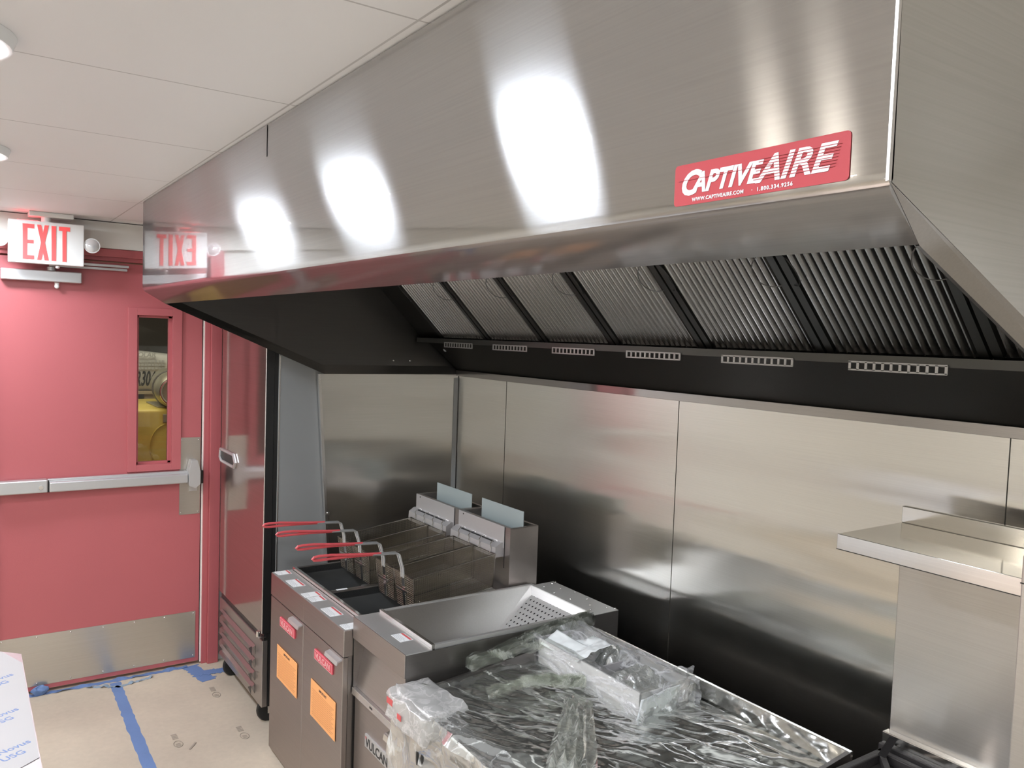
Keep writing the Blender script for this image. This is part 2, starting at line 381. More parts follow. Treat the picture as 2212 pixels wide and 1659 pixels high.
vf = b.build('window_frame', m_red, door)
MB().box(XW-.036, XW-.030, wy0, wy1, wz0, wz1).build('window_pane', m_glass, vf)
kp = MB().box(T1+.0005, T1+.0025, .150, 1.042, .040, .293).build('kick_plate', m_plate, door, label='stainless steel kick plate')
b = MB()
for i in range(7):
    y = .16+i*(.872/6)
    for z in (.052, .282): b.ball((T1+.0025, y, z), .004, .5)
b.build('kick_plate_screw', m_bright, kp)
mp_ = MB().box(T1+.0005, T1+.003, .953, 1.057, .822, 1.232).build('mounting_plate', m_plate, door, label='stainless mounting plate')
b = MB()
for y in (.962, 1.048):
    for z in (.834, 1.220): b.ball((T1+.003, y, z), .0035, .5)
b.build('plate_screw', m_bright, mp_)
pb = MB().box(T1+.010, T1+.062, .146, .345, 1.000, 1.062, .005).build('push_bar', m_alu, door, label='aluminium push bar housing')
MB().box(T1+.022, T1+.055, .352, .985, .998, 1.047, .006).build('touch_pad', m_alu, pb)
MB().box(T1+.010, T1+.030, .346, .990, 1.000, 1.060, .003).build('bar_rail', m_alu, pb)
MB().box(T1+.010, T1+.05, .345, .352, .999, 1.055, .001).build('end_cap', m_black, pb)
b = MB(); b.cyl((T1+.06, .317, 1.026), (T1+.066, .317, 1.026), .010, 20); b.build('key_cylinder', m_bright, pb, True)
b = MB()
b.slab([(T1+.004, .988, .985), (T1+.004, .985, 1.06), (T1+.004, .998, 1.118), (T1+.004, 1.030, 1.118), (T1+.004, 1.045, 1.06), (T1+.004, 1.045, .99), (T1+.004, 1.02, .97)], (1, 0, 0), .062)
bmesh.ops.bevel(b.bm, geom=b.bm.edges[:], offset=.0025, segments=2, affect='EDGES')
lb = b.build('latch_housing', m_alu, pb)
MB().prismy([(T1+.004, .945), (T1+.03, .95), (T1+.04, .99), (T1+.004, .99)], 1.0, 1.036).build('latch_skirt', m_alu, pb)
MB().box(T1-.02, T1+.018, 1.050, 1.070, .985, 1.055, .003).build('latch_bolt', m_black, pb)
cl = MB().box(T1+.002, T1+.062, .155, .486, 2.005, 2.056, .004).build('door_closer', m_alu, door, label='aluminium door closer')
b = MB(); b.cyl((T1+.035, .383, 2.003), (T1+.035, .383, 1.985), .010); b.ball((T1+.035, .383, 1.985), .011); b.build('valve_cap', m_white, cl, True)
b = MB(); b.cyl((T1+.03, .36, 2.058), (T1+.03, .36, 2.075), .018); b.box(T1+.02, T1+.038, .35, .69, 2.078, 2.090, .002); b.build('closer_arm', m_alu, cl)
MB().box(T1+.018, T1+.05, .30, .695, 2.094, 2.106, .002).build('closer_track', m_alu, cl)

# ------------------------------------------------------------------ beyond the door window
struct(MB().box(-6.7, -6.6, -1., 2.3, 0, 2.6).build('wall_outer', plain('dark warehouse wall', (.09, .08, .07), .8)))
struct(MB().box(-6.6, -4.62, 2.22, 2.3, 0, 2.6).build('wall_corridor', plain('dark warehouse side', (.10, .09, .08), .8)))
struct(MB().box(-6.6, -4.62, -1., 2.3, 2.6, 2.7).build('ceiling_outer', plain('dark warehouse ceiling', (.09, .08, .07), .8)))
yt = thing('steel_drum_box', 'scuffed yellow painted steel box beyond the door window', 'box', (-5.55, 1.0, 0))
MB().box(-5.95, -5.15, .80, 1.75, 0, 1.318, .02, 3).build('body', m_yellow, yt, True)
b = MB(); b.tube([(-5.146, 1.03+.10*math.cos(a), 1.1+.13*math.sin(a)) for a in [i*math.pi/14 for i in range(28)]], .004, 6, True)
b.build('embossed_ring', m_yellow, yt, True)
MB().box(-5.16, -5.135, 1.0, 1.06, 1.24, 1.29, .004).build('latch', m_dirty, yt)
gc = thing('gas_cylinder', 'worn grey metal cylinder lying on the yellow box beyond the door window', 'cylinder', (-5.5, 1.055, 1.32))
b = MB(); c0 = Vector((-5.75, 1.135, 1.440)); c1 = Vector((-5.12, 1.062, 1.425)); d = (c1-c0).normalized()
prof = [(0, .03), (.03, .075), (.1, .105), (.45, .105), (.5, .100), (.52, .085)]
b2 = MB()
P = [c0+d*p[0]*1.2 for p in prof]
rings = []
up = Vector((0, 0, 1)); w = d.cross(up)
for p, (t, r) in zip(P, prof): rings.append([b2.bm.verts.new(p+r*(math.cos(k*math.pi/14)*up+math.sin(k*math.pi/14)*w)) for k in range(28)])
for a_, c_ in zip(rings, rings[1:]):
    for k in range(28): b2.bm.faces.new((a_[k], a_[(k+1) % 28], c_[(k+1) % 28], c_[k]))
b2.bm.faces.new(rings[0][::-1]); b2.bm.faces.new(rings[-1])
b2.build('tank', m_dirty, gc, True)
e = c0+d*.635
b = MB(); b.tube([e+.078*(math.cos(k*math.pi/14)*up+math.sin(k*math.pi/14)*w) for k in range(28)], .009, 8, True); b.build('collar_ring', m_bright, gc, True)
b = MB(); b.tube([c0+d*.40+.108*(math.cos(k*math.pi/14)*up+math.sin(k*math.pi/14)*w) for k in range(28)], .006, 8, True); b.build('band', m_tank, gc, True)
MB().box(-5.62, -5.25, .99, 1.2, 1.319, 1.327, .003).build('cradle', m_dirty, gc)
pl = thing('shipping_pallet', 'wooden pallet under the white sack beyond the door window', 'pallet', (-6.2, .95, 1.2))
MB().box(-6.45, -6.0, .70, 1.5, 1.25, 1.270).build('deck_board', m_wood, pl)
MB().box(-6.45, -6.0, .70, 1.5, 1.345, 1.365).build('top_board', m_wood, pl)
for y in (.74, 1.05, 1.4): MB().box(-6.4, -6.02, y, y+.07, 1.270, 1.345).build('block', m_wood, pl)
st = MB().box(-6.48, -5.98, .66, 1.54, 0, 1.249, .005).build('pallet_stand', plain('dark pallet stand', (.05, .045, .04), .7)); tag(st, 'dark stand carrying the pallet beyond the door window', 'stand')
sk = thing('woven_sack', 'white printed woven sack on the pallet beyond the door window', 'sack', (-6.2, .95, 1.436))
b = MB(); b.box(-6.42, -6.02, .70, 1.45, 1.367, 1.60, .05, 4)
for v in b.bm.verts: v.co += Vector((0, 0, .03*noise.noise(v.co*5)+(.06 if v.co.z > 1.55 and v.co.y < 1.10 else 0)))
b.build('body', m_sack, sk, True)
text('printing', 'R304', m_blackink, sk, (-6.000, .985, 1.405), (0, 1, 0), (0, 0, 1), .14, .002, .003, .25, .42)
text('printing', 'SOLAR', m_grey, sk, (-6.000, .98, 1.60), (0, 1, 0), (0, 0, 1), .045, .002, .001, .1)
b = MB()
for i in range(9):
    for j in range(3): b.box(-6.006, -6.001, .98+i*.022, .996+i*.022, 1.515+j*.024, 1.531+j*.024)
b.build('printing', m_grey, sk)
wl = bpy.data.lights.new('beyond_door_fill', 'AREA'); wl.energy = 16; wl.size = 1.2; wl.color = (1, .93, .8)  # unseen area light added to brighten the view through the door window
wo = bpy.data.objects.new('beyond_door_fill', wl); COL.objects.link(wo); wo.location = (-5.1, .6, 2.5)
wo.rotation_euler = (0, math.radians(-12), 0)

# ------------------------------------------------------------------ ceiling lights
nth = ['nearest the door', 'second from the door', 'third from the door', 'fourth from the door', 'fifth from the door', 'farthest from the door']
for i, (x, y) in enumerate(DISCS):
    lab = 'round white ceiling light, %s in the row along the hood' % nth[i] if i < 6 else 'round white ceiling light, %s in the added row behind the camera' % nth[i-6] if i < 9 else 'round white ceiling light added beyond the right end of the hood'
    t = thing('ceiling_light', lab, 'light', (x, y, CEIL), 'round ceiling lights')
    b = MB(); b.cyl((x, y, CEIL-.022), (x, y, CEIL-.0005), .130, 40, r2=.138); b.build('housing', m_white, t, True)
    b = MB(); b.cyl((x, y, CEIL-.0235), (x, y, CEIL-.0222), .116, 40); b.build('diffuser', m_diff, t)
for x, y, lab in ((-2.42, -1.90, 'small warm ceiling downlight, added for a hood streak, nearer the hood'), (-2.26, -2.14, 'small warm ceiling downlight, added for a hood streak, farther from the hood')):  # unseen lamps added to throw two warm streaks onto the hood front
    t = thing('streaklight', lab, 'light', (x, y, CEIL), 'added warm lights for the hood streaks')
    b = MB(); b.cyl((x, y, CEIL-.012), (x, y, CEIL-.0005), .086, 28); b.build('trim_ring', m_white, t, True)
    b = MB(); b.cyl((x, y, CEIL-.0135), (x, y, CEIL-.0122), .072, 28); b.build('lens', m_warm, t)

# ------------------------------------------------------------------ wall cladding
def clad(x0, x1):
    o = MB().box(x0+.001, x1-.001, YB-.008, YB-.0005, 0, 1.66).build('steel_wall_panel', m_splash); return o
seams = [-3.60, -3.135, -2.035, -.934, .9]
names = ['narrow stainless wall panel in the left corner behind the fryers', 'wide stainless wall panel behind the second fryer and plastic covered griddle',
         'wide stainless wall panel behind the range shelf left end', 'stainless wall panel at the right edge behind the range']
for k in range(4):
    x0, x1 = seams[k], seams[k+1]
    b = MB(); b.box(x0+.0012, x1-.0012, YB-.008, YB-.0005, 0, 1.66)
    b.box(x1-.040, x1-.0012, YB-.0095, YB-.0075, 0, 1.66)
    tag(b.build('steel_wall_panel', m_splash), names[k], 'wall panel', 'stainless wall panels behind the cooking line')
# side splash panel with raked front edge
XS = -3.580
sp = thing('side_splash_panel', 'stainless side splash panel with slanted front edge between freezer and fryers', 'panel', (XS, 1.8, 0))
def yfr(z): return 1.371+(1.618-z)*.072
MB().slab([(XS-.012, yfr(0), 0), (XS-.012, yfr(1.618), 1.618), (XS-.012, 2.108, 1.618), (XS-.012, 2.108, 0)], (1, 0, 0), .012).build('sheet', m_side, sp)
b = MB(); b.slab([(XS-.015, yfr(0)-.008, 0), (XS-.015, yfr(1.618)-.008, 1.618), (XS-.015, yfr(1.618)+.004, 1.618), (XS-.015, yfr(0)+.004, 0)], (1, 0, 0), .018)
b.build('edge_trim', m_bright, sp)
b = MB(); b.cyl((XS, 1.425, .965), (XS+.012, 1.425, .965), .006); b.build('screw', m_bright, sp, True)
MB().slab([(XS, 2.085, 0), (XS, 2.085, 1.6), (XS, 2.108, 1.6), (XS, 2.108, 0)], (1, 0, 0), .004).build('corner_trim', m_galv, sp)

# ------------------------------------------------------------------ exhaust hood
HL, HR = -3.600, -.386
def yf(x): return .617+(x-HL)/(HR-HL)*.013
def zb(x): return 1.957-(x-HL)/(HR-HL)*.010
hd = thing('exhaust_hood', 'long stainless steel kitchen exhaust hood hanging below the ceiling', 'hood', (-2., 1.3, CEIL))
def grid_panel(a, b_, c, d_, nu, nv):
    m = MB(); A, B, C_, D_ = map(Vector, (a, b_, c, d_)); vs = []
    for i in range(nu+1):
        for j in range(nv+1):
            u, v = i/nu, j/nv; vs.append(m.bm.verts.new(A*(1-u)*(1-v)+B*u*(1-v)+C_*u*v+D_*(1-u)*v))
    for i in range(nu):
        for j in range(nv):
            k = i*(nv+1)+j; m.bm.faces.new((vs[k], vs[k+nv+1], vs[k+nv+2], vs[k+1]))
    return m
b = MB()
n_ = 12; prof = []
R = .012                                     # rolled bottom bend
prof = [(0, 0, CEIL-.003), (0, 0, .0)]
# front sheet: vertical, rolled, then lip going down and inwards (thin closed section)
def section(x):
    y0, z0 = yf(x), zb(x)
    li, lz = .705-(.003 if x < -2 else 0), 1.906
    out = [(y0, CEIL-.003)]
    d1 = Vector((0, -1)); d2 = Vector((li-y0, lz-z0)).normalized()
    pA = Vector((y0, z0+R)); pB = Vector((y0, z0))+d2*R
    for t in [0, .2, .4, .6, .8, 1]:
        p = (1-t)**2*pA+2*t*(1-t)*Vector((y0, z0))+t*t*pB; out.append((p.x, p.y))
    out.append((li, lz))
    th = .003
    inn = [(li+.001, lz+th*2), (y0+.02, z0+.012), (y0+th, z0+.03), (y0+th, CEIL-.003)]
    return out, inn
def sweep(sec, xs, part):
    m = MB(); rows = []
    for x in xs: rows.append([m.bm.verts.new((x, p[0], p[1])) for p in sec(x)])
    k = len(rows[0])
    for r0, r1 in zip(rows, rows[1:]):
        for i in range(k): m.bm.faces.new((r0[i], r0[(i+1) % k], r1[(i+1) % k], r1[i]))
    m.bm.faces.new(rows[0]); m.bm.faces.new(rows[-1][::-1]); return m
def sec_front(x):
    o, i = section(x); return o[:5]+[(o[4][0]+.004, o[4][1]+.006), (o[0][0]+.003, o[0][1])]
def sec_lip(x):
    o, i = section(x); return o[4:]+[(o[-1][0]+.002, o[-1][1]+.004), (o[4][0]+.006, o[4][1]+.010)]
fp = sweep(sec_front, [HL, HR], 0).build('front_panel', m_hood, hd, True)
lipm = sweep(sec_lip, [HL-.0, HR+.0], 0)
for v in lipm.bm.verts:
    k = min(1, max(0, (1.950-v.co.z)/.043)); v.co.x += (-.012 if v.co.x > -2 else .012)*k
lipm.build('front_lip', m_lip, hd, True)
MB().box(HR-.0015, HR+.0012, .6292, .6335, 1.950, CEIL-.004).build('corner_seam', m_bright, fp)
MB().box(-2.012, -2.0095, .6222, .6232, 2.235, CEIL-.004).build('panel_seam', m_black, fp)
# end panels: raked bottom
def slope_z(y): return 1.906-(y-.705)*.420
for side, x in (('left', HL), ('right', HR)):
    s_ = 1 if side == 'left' else -1
    xo = x; xi = x+s_*.004
    zf = zb(x)+.001
    pts = [(yf(x)+.001, CEIL-.003), (yf(x)+.001, zf+.004), (1.383, 1.645), (2.119, 1.645), (2.119, CEIL-.003)]
    m = MB(); m.slab([(xo, p, q) for p, q in pts], (s_, 0, 0), .004)
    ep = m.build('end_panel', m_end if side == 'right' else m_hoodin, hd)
    # lower return flange of the end panel
    m = MB()
    A = (xo, yf(x)+.004, zf+.002); B = (xo, 1.383, 1.647); Cc = (xo, 2.119, 1.647)
    a2 = (xo+s_*.012, .705, 1.905); b2_ = (xo+s_*.012, 1.395, 1.618); c2 = (xo+s_*.012, 2.119, 1.618)
    m.quad(A, B, b2_, a2); m.quad(B, Cc, c2, b2_)
    a3 = (xo+s_*.016, .705, 1.905); b3 = (xo+s_*.016, 1.395, 1.618); c3 = (xo+s_*.016, 2.119, 1.618)
    m.quad(a2, b2_, b3, a3); m.quad(b2_, c2, c3, b3)
    m.quad(a3, b3, (xo+s_*.006, 1.39, 1.66), (xo+s_*.006, .70, 1.94)); m.quad(b3, c3, (xo+s_*.006, 2.119, 1.66), (xo+s_*.006, 1.39, 1.66))
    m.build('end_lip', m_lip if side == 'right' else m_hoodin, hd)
    if side == 'left':
        m = MB(); m.slab([(xo+.0045, p, q) for p, q in [(.63, CEIL-.01), (.66, 1.94), (1.39, 1.65), (2.118, 1.63), (2.118, CEIL-.01)]], (1, 0, 0), .001)
        il = m.build('inner_liner', m_hoodin, hd)
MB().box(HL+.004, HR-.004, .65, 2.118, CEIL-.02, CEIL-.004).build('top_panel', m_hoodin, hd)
# rear plenum: wall flashing band, sloping trough face, filter track
MB().box(HL+.016, HR-.016, 2.098, 2.1115, 1.611, 1.640, .001).build('wall_flashing', m_lip, hd)
b = MB(); b.slab([(HL+.016, 2.110, 1.640), (HL+.016, 1.935, 1.782), (HL+.016, 1.945, 1.792), (HL+.016, 2.118, 1.655)], (1, 0, 0), HR-HL-.032)
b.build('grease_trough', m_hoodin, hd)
YT, ZT = 1.9, 1.80
b = MB(); b.slab([(HL+.016, YT-.03, ZT-.022), (HL+.016, YT+.045, ZT-.022), (HL+.016, YT+.045, ZT-.012), (HL+.016, YT-.028, ZT-.012)], (1, 0, 0), HR-HL-.032)
b.slab([(HL+.016, YT-.032, ZT-.022), (HL+.016, YT-.028, ZT-.022), (HL+.016, YT-.028, ZT+.0), (HL+.016, YT-.032, ZT+.0)], (1, 0, 0), HR-HL-.032)
b.build('filter_track', m_dark, hd)
FX0, FP = -3.385, .4165
dvec = Vector((0, -math.sqrt(.5), math.sqrt(.5))); nvec = Vector((0, -math.sqrt(.5), -math.sqrt(.5)))  # up the slope / outwards
O = Vector((0, YT, ZT))
def fq(x0, x1, s0, s1, n0, n1, m):           # box in filter-bank frame
    o = O+dvec*s0+nvec*n0
    m.slab([Vector((x0, 0, 0))+o, Vector((x1, 0, 0))+o, Vector((x1, 0, 0))+o+dvec*(s1-s0), Vector((x0, 0, 0))+o+dvec*(s1-s0)], nvec, n1-n0)
b = MB(); fq(HL+.006, FX0-.004, 0, .52, -.02, .0, b); b.build('filler_plate', m_hoodin, hd)
b = MB(); fq(FX0+7*FP+.004, HR-.006, 0, .52, -.02, .0, b); b.build('filler_plate', m_hoodin, hd)
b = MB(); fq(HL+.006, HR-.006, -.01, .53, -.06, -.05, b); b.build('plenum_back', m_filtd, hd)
for k in range(7):                           # perforated drip clips below each filter
    xc = FX0+(k+.5)*FP; m = MB(); w_ = .125
    m.box(xc-w_, xc+w_, YT-.036, YT-.033, ZT-.040, ZT-.036); m.box(xc-w_, xc+w_, YT-.036, YT-.033, ZT-.020, ZT-.016)
    for q in range(12):
        x = xc-w_+q*(2*w_-.006)/11; m.box(x, x+.007, YT-.036, YT-.033, ZT-.038, ZT-.018)
    m.build('drip_slot_rail', m_alu, hd)
b = MB(); b.cyl((HL+.006, 2.02, 1.765), (HL+.10, 1.985, 1.745), .010); b.build('drain_nipple', m_galv, hd, True)
for y in (1.75, 1.84): MB().ball((HL+.0065, y, 1.685), .005, .4).build('liner_bolt', m_bright, hd)
# sticker
SXL, SXR, SZ0, SZ1 = -.626, -.421, 1.9555, 1.998
def sy(x): return yf(x)-.0012
stk = MB()
m = MB(); rr = .004; pts = []
for cx, cz, a0 in ((SXR-rr, SZ0+rr, -90), (SXR-rr, SZ1-rr, 0), (SXL+rr, SZ1-rr, 90), (SXL+rr, SZ0+rr, 180)):
    for k in range(5):
        a = math.radians(a0+k*22.5); x = cx+rr*math.cos(a); pts.append((x, yf(x)-.0004, cz+rr*math.sin(a)))
m.slab(pts, (0, -1, 0), .0006)
stk = m.build('sticker', m_stred, hd, label='red and white maker sticker')
ux = (HR-HL, .013, 0)
def st_text(nm, body, x, z, size, mat=m_stwhite, **k): return text(nm, body, mat, stk, (x, yf(x)-.0014, z), ux, (0, 0, 1), size, .0002, **k)
def italic(nm, body, x, z, h, w_, off, shear=.34):
    o = st_text(nm, body, x, z, h/.70, off=off, shear=shear)
    xs = [v.co.x for v in o.data.vertices]; a, b_ = min(xs), max(xs); s_ = w_/(b_-a)
    base = a
    for v in o.data.vertices: v.co.x = base+(v.co.x-base)*s_
    return o
italic('lettering', 'C', -.6185, 1.9665, .0235, .0270, .0012)
italic('lettering', 'APTIVE', -.601, 1.9675, .0195, .0920, .0009)
italic('lettering', 'AIRE', -.5185, 1.9668, .0240, .0880, .0008)
m = MB()
for k in range(8):
    z = 1.9690+k*.0027; xa, xb = -.522+(k*.0009), -.4345+(k*.0008)
    m.slab([(xa, yf(xa)-.0017, z), (xb, yf(xb)-.0017, z), (xb, yf(xb)-.0017, z+.0006), (xa, yf(xa)-.0017, z+.0006)], (0, -1, 0), .0002)
for z in (1.981,):
    xa, xb = -.620, -.50
    m.slab([(xa, yf(xa)-.0017, z), (xb, yf(xb)-.0017, z), (xb, yf(xb)-.0017, z+.0005), (xa, yf(xa)-.0017, z+.0005)], (0, -1, 0), .0002)
m.build('lettering_line', m_stline, stk)
st_text('web_line', 'WWW.CAPTIVEAIRE.COM', -.600, 1.9585, .0052, off=.00012, space=1.12)
st_text('phone_line', '\u00b7  1.800.334.9256', -.524, 1.9585, .0052, off=.00012, space=1.25)

# baffle filters
def make_filter():
    t = thing('baffle_filter', None, 'filter', (FX0, YT, ZT), 'baffle filters in the hood')
    x0, x1 = FX0+.004, FX0+FP-.004; Ls = .49
    m = MB()
    fq(x0, x0+.022, 0, Ls, -.018, .006, m); fq(x1-.022, x1, 0, Ls, -.018, .006, m)
    fq(x0, x1, 0, .012, -.018, .004, m); fq(x0, x1, Ls-.02, Ls, -.018, .006, m)
    m.build('frame', m_dark, t)
    m = MB(); fq(x0+.02, x1-.02, .01, Ls-.01, -.03, -.02, m)
    m.build('back_baffle', m_filtd, t)
    m = MB(); n = 16; p = (x1-x0-.044)/n
    for k in range(n):
        xc = x0+.022+(k+.5)*p; hw = p*.25
        # half-round baffle profile
        pr = [(xc-hw, -.014), (xc-hw*.8, -.002), (xc-hw*.3, .004), (xc+hw*.3, .004), (xc+hw*.8, -.002), (xc+hw, -.014)]
        a = [m.bm.verts.new(Vector((x, 0, 0))+O+nvec*q+dvec*.008) for x, q in pr]
        c = [m.bm.verts.new(Vector((x, 0, 0))+O+nvec*q+dvec*(Ls-.01)) for x, q in pr]
        for i in range(5): m.bm.faces.new((a[i], a[i+1], c[i+1], c[i]))
        m.bm.faces.new(a[::-1])
    m.build('baffles', m_filter, t, True)
    for (xa, sgn) in ((x1-.018, -1), (x0+.012, 1)):
        m = MB(); pts = []
        hw = .055
        for k in range(11):
            a = math.pi*k/10; pts.append(Vector((xa+sgn*.045*math.sin(a), 0, 0))+O+dvec*(.30+hw*math.cos(a)*-1)+nvec*(.008+.022*math.sin(a)))
        m.tube(pts, .0016, 6); m.build('wire_handle', m_tank if sgn < 0 else m_black, t, True)
    return t
f0 = make_filter()
ordn = ['leftmost', 'second from left', 'third from left', 'middle', 'third from right', 'second from right', 'rightmost']
for k in range(7):
    o = f0 if k == 0 else copy_tree(f0)
    o.location = (FX0+k*FP, YT, ZT)
    o['label'] = 'slanted stainless baffle filter with wire handles, %s of the seven in the hood' % ordn[k]

# ------------------------------------------------------------------ exit sign
ex = thing('exit_sign', 'white emergency exit sign with red letters and two lamp heads above door', 'sign', (-4.36, .33, CEIL))
XE = -4.300
MB().box(XE-.045, XE, .180, .483, 2.079, 2.271, .004).build('housing', m_white, ex)
MB().box(XE-.16, XE-.045, .25, .42, 2.11, 2.25, .003).build('mounting_arm', m_white, ex)
MB().box(XE-.10, XE+.0, .26, .44, 2.293, CEIL-.0005, .003).build('canopy', m_white, ex)
b = MB(); b.cyl((XE-.03, .33, 2.268), (XE-.03, .33, 2.296), .02); b.build('stem', m_white, ex, True)
MB().box(XE-.035, XE-.010, .215, .30, 2.2705, 2.2725).build('led_slit', m_leak, ex)
# condensed block letters with light outline
def letter_polys():
    y0 = .236; H0, H1 = 2.096, 2.254; w_ = .044; g = .0125; s_ = .0175
    L_ = []
    a = y0; L_ += [[(a, H0), (a+s_, H0), (a+s_, H1), (a, H1)], [(a+s_, H0), (a+w_, H0), (a+w_, H0+s_), (a+s_, H0+s_)], [(a+s_, H1-s_), (a+w_, H1-s_), (a+w_, H1), (a+s_, H1)], [(a+s_, 2.168), (a+w_*.95, 2.168), (a+w_*.95, 2.183), (a+s_, 2.183)]]
    a += w_+g; m_ = a+.0225; e = a+.045; hm = (H0+H1)/2
    L_ += [[(a, H0), (a+.016, H0), (m_+.0075, hm), (a+.016, H1), (a, H1), (m_-.0075, hm)][0:0] or [(a, H0), (a+.016, H0), (e, H1), (e-.016, H1)], [(e-.016, H0), (e, H0), (a+.016, H1), (a, H1)]]
    a = e+g; L_ += [[(a, H0), (a+.017, H0), (a+.017, H1), (a, H1)]]
    a += .017+g; L_ += [[(a, H1-s_), (a+.044, H1-s_), (a+.044, H1), (a, H1)], [(a+.0145, H0), (a+.0295, H0), (a+.0295, H1-s_), (a+.0145, H1-s_)]]
    return L_
m = MB(); mo = MB()
for i, poly in enumerate(letter_polys()):
    cy = sum(p[0] for p in poly)/4; cz = sum(p[1] for p in poly)/4
    m.slab([(XE+.0012+.00005*i, p[0], p[1]) for p in poly], (1, 0, 0), .0008)
    mo.slab([(XE+.0003, p[0]+math.copysign(.002, p[0]-cy), p[1]+math.copysign(.002, p[1]-cz)) for p in poly], (1, 0, 0), .0008)
m.build('lettering', m_led, ex); mo.build('letter_outline', plain('pink letter edge', (.85, .50, .46), .5), ex)
for y in (.517, .146):
    hd_ = MB(); hd_.cyl((XE-.06, y, 2.18), (XE-.012, y, 2.18), .022, 24, r2=.034)
    h = hd_.build('lamp_head', m_white, ex, True)
    mm = MB(); mm.ball((XE-.012, y, 2.18), .033, .45); mm.build('lens', m_bulb, h, True)
    mm = MB(); mm.tube([(XE-.008, y+.033*math.cos(a*math.pi/12), 2.18+.033*math.sin(a*math.pi/12)) for a in range(24)], .0025, 6, True); mm.build('lens_ring', m_white, h, True)
b = MB(); b.ball((XE-.02, .376, 2.070), .010, 1, 1, .8); b.build('test_button', m_bulb, ex, True)

# ------------------------------------------------------------------ freezer
fz = thing('reach_in_freezer', 'tall single door stainless freezer on casters beside the red door', 'freezer', (-3.97, 1.5, 0))
FXL, FXR, FY = -4.335, -3.605, 1.130
MB().box(FXL+.004, FXR, FY+.058, 2.08, .10, 2.03, .003).build('cabinet', m_galv, fz)
m_fdoor = steel('freezer door steel', (.62, .57, .55), r1=.12, r2=.35, mix=.4, grain='X', wave=.25, wscale=(.8, .8, 9), wdist=.004)
fd = MB().box(FXL, FXR, FY, FY+.040, .428, 2.03, .004).build('door', m_fdoor, fz)
MB().box(FXL+.01, FXR-.002, FY+.0401, FY+.058, .430, 2.02).build('gasket', m_black, fz)
MB().box(FXR-.0008, FXR+.0012, FY+.003, FY+.038, .43, 2.028).build('edge_cover', m_black, fd)
MB().box(FXR-.002, FXR+.0015, FY+.060, FY+.066, .10, 2.03).build('edge_strip', m_bright, fz)
b = MB(); c = Vector((-4.20, FY-.004, 1.155)); pts = [(c.x-.13, c.z-.012), (c.x-.10, c.z-.03), (c.x+.13, c.z-.03), (c.x+.15, c.z-.005), (c.x+.12, c.z+.03), (c.x-.12, c.z+.03)]
b.tube([(p[0], FY-.006, p[1]) for p in pts], .008, 8, True); hh = b.build('handle', m_alu, fd, True)
b = MB(); b.slab([(p[0], FY-.0005, p[1]) for p in pts], (0, -1, 0), .002); b.build('handle_recess', m_black, hh)
MB().box(FXL+.003, FXR-.004, FY+.012, FY+.05, .395, .428).build('kick_gap', m_black, fz)
# louvred lower panel
m_grille = plain('grille steel', (.42, .39, .37), .32, .9)
lp = MB().box(FXL, FXR, FY+.004, FY+.03, .085, .395, .003).build('grille_panel', m_grille, fz)
m = MB(); md = MB()
for k in range(4):
    z = .345-k*.062; xa, xb = FXL+.055, FXR-.10
    m.slab([(xa, FY+.003, z), (xa, FY+.003, z-.045), (xa, FY-.012, z-.012)], (1, 0, 0), xb-xa)
    md.slab([(xa, FY-.0125, z), (xa, FY-.0125, z-.045), (xa+.060, FY-.0125, z-.004)], (0, -1, 0), .001)
    md.slab([(xb, FY-.0125, z-.003), (xb-.050, FY-.0125, z-.028), (xb, FY-.0125, z-.045)], (0, -1, 0), .001)
m.build('louvre', m_grille, lp); md.build('louvre_opening', m_black, lp)
MB().box(FXL+.01, FXR-.001, FY+.031, 2.06, .085, .427).build('machine_compartment', m_black, fz)
b = MB(); b.cyl((FXR-.02, FY-.01, .415), (FXR-.02, FY-.01, .440), .009); b.box(FXR-.06, FXR+.004, FY-.012, FY+.02, .412, .417, .001); b.ball((FXR+.004, FY+.07, .47), .006); b.ball((FXR+.004, FY+.07, .52), .006)
b.build('hinge', m_bright, fz, True)
for (x, y) in ((FXR-.05, FY+.06), (FXL+.10, FY+.06), (FXR-.05, 2.0), (FXL+.10, 2.0)):
    r = .055; m = MB()
    m.cyl((x-.016, y, r), (x+.016, y, r), r, 28); m.tube([(x+.0, y+(r-.006)*math.cos(a*math.pi/14), r+(r-.006)*math.sin(a*math.pi/14)) for a in range(28)], .014, 8, True)
    w0 = m.build('caster', m_rubber, fz, True)
    m = MB()
    for sx in (-1, 1): m.slab([(x+sx*.020, y-.016, r-.016), (x+sx*.020, y+.016, r-.016), (x+sx*.020, y+.045, .085), (x+sx*.020, y-.018, .085)], (sx, 0, 0), .003)
    m.box(x-.03, x+.03, y-.03, y+.04, .082, .086); m.cyl((x-.026, y, r), (x+.026, y, r), .007)
    m.cyl((x+.024, y, r), (x+.026, y, r), .018); m.build('fork', m_bright, w0)

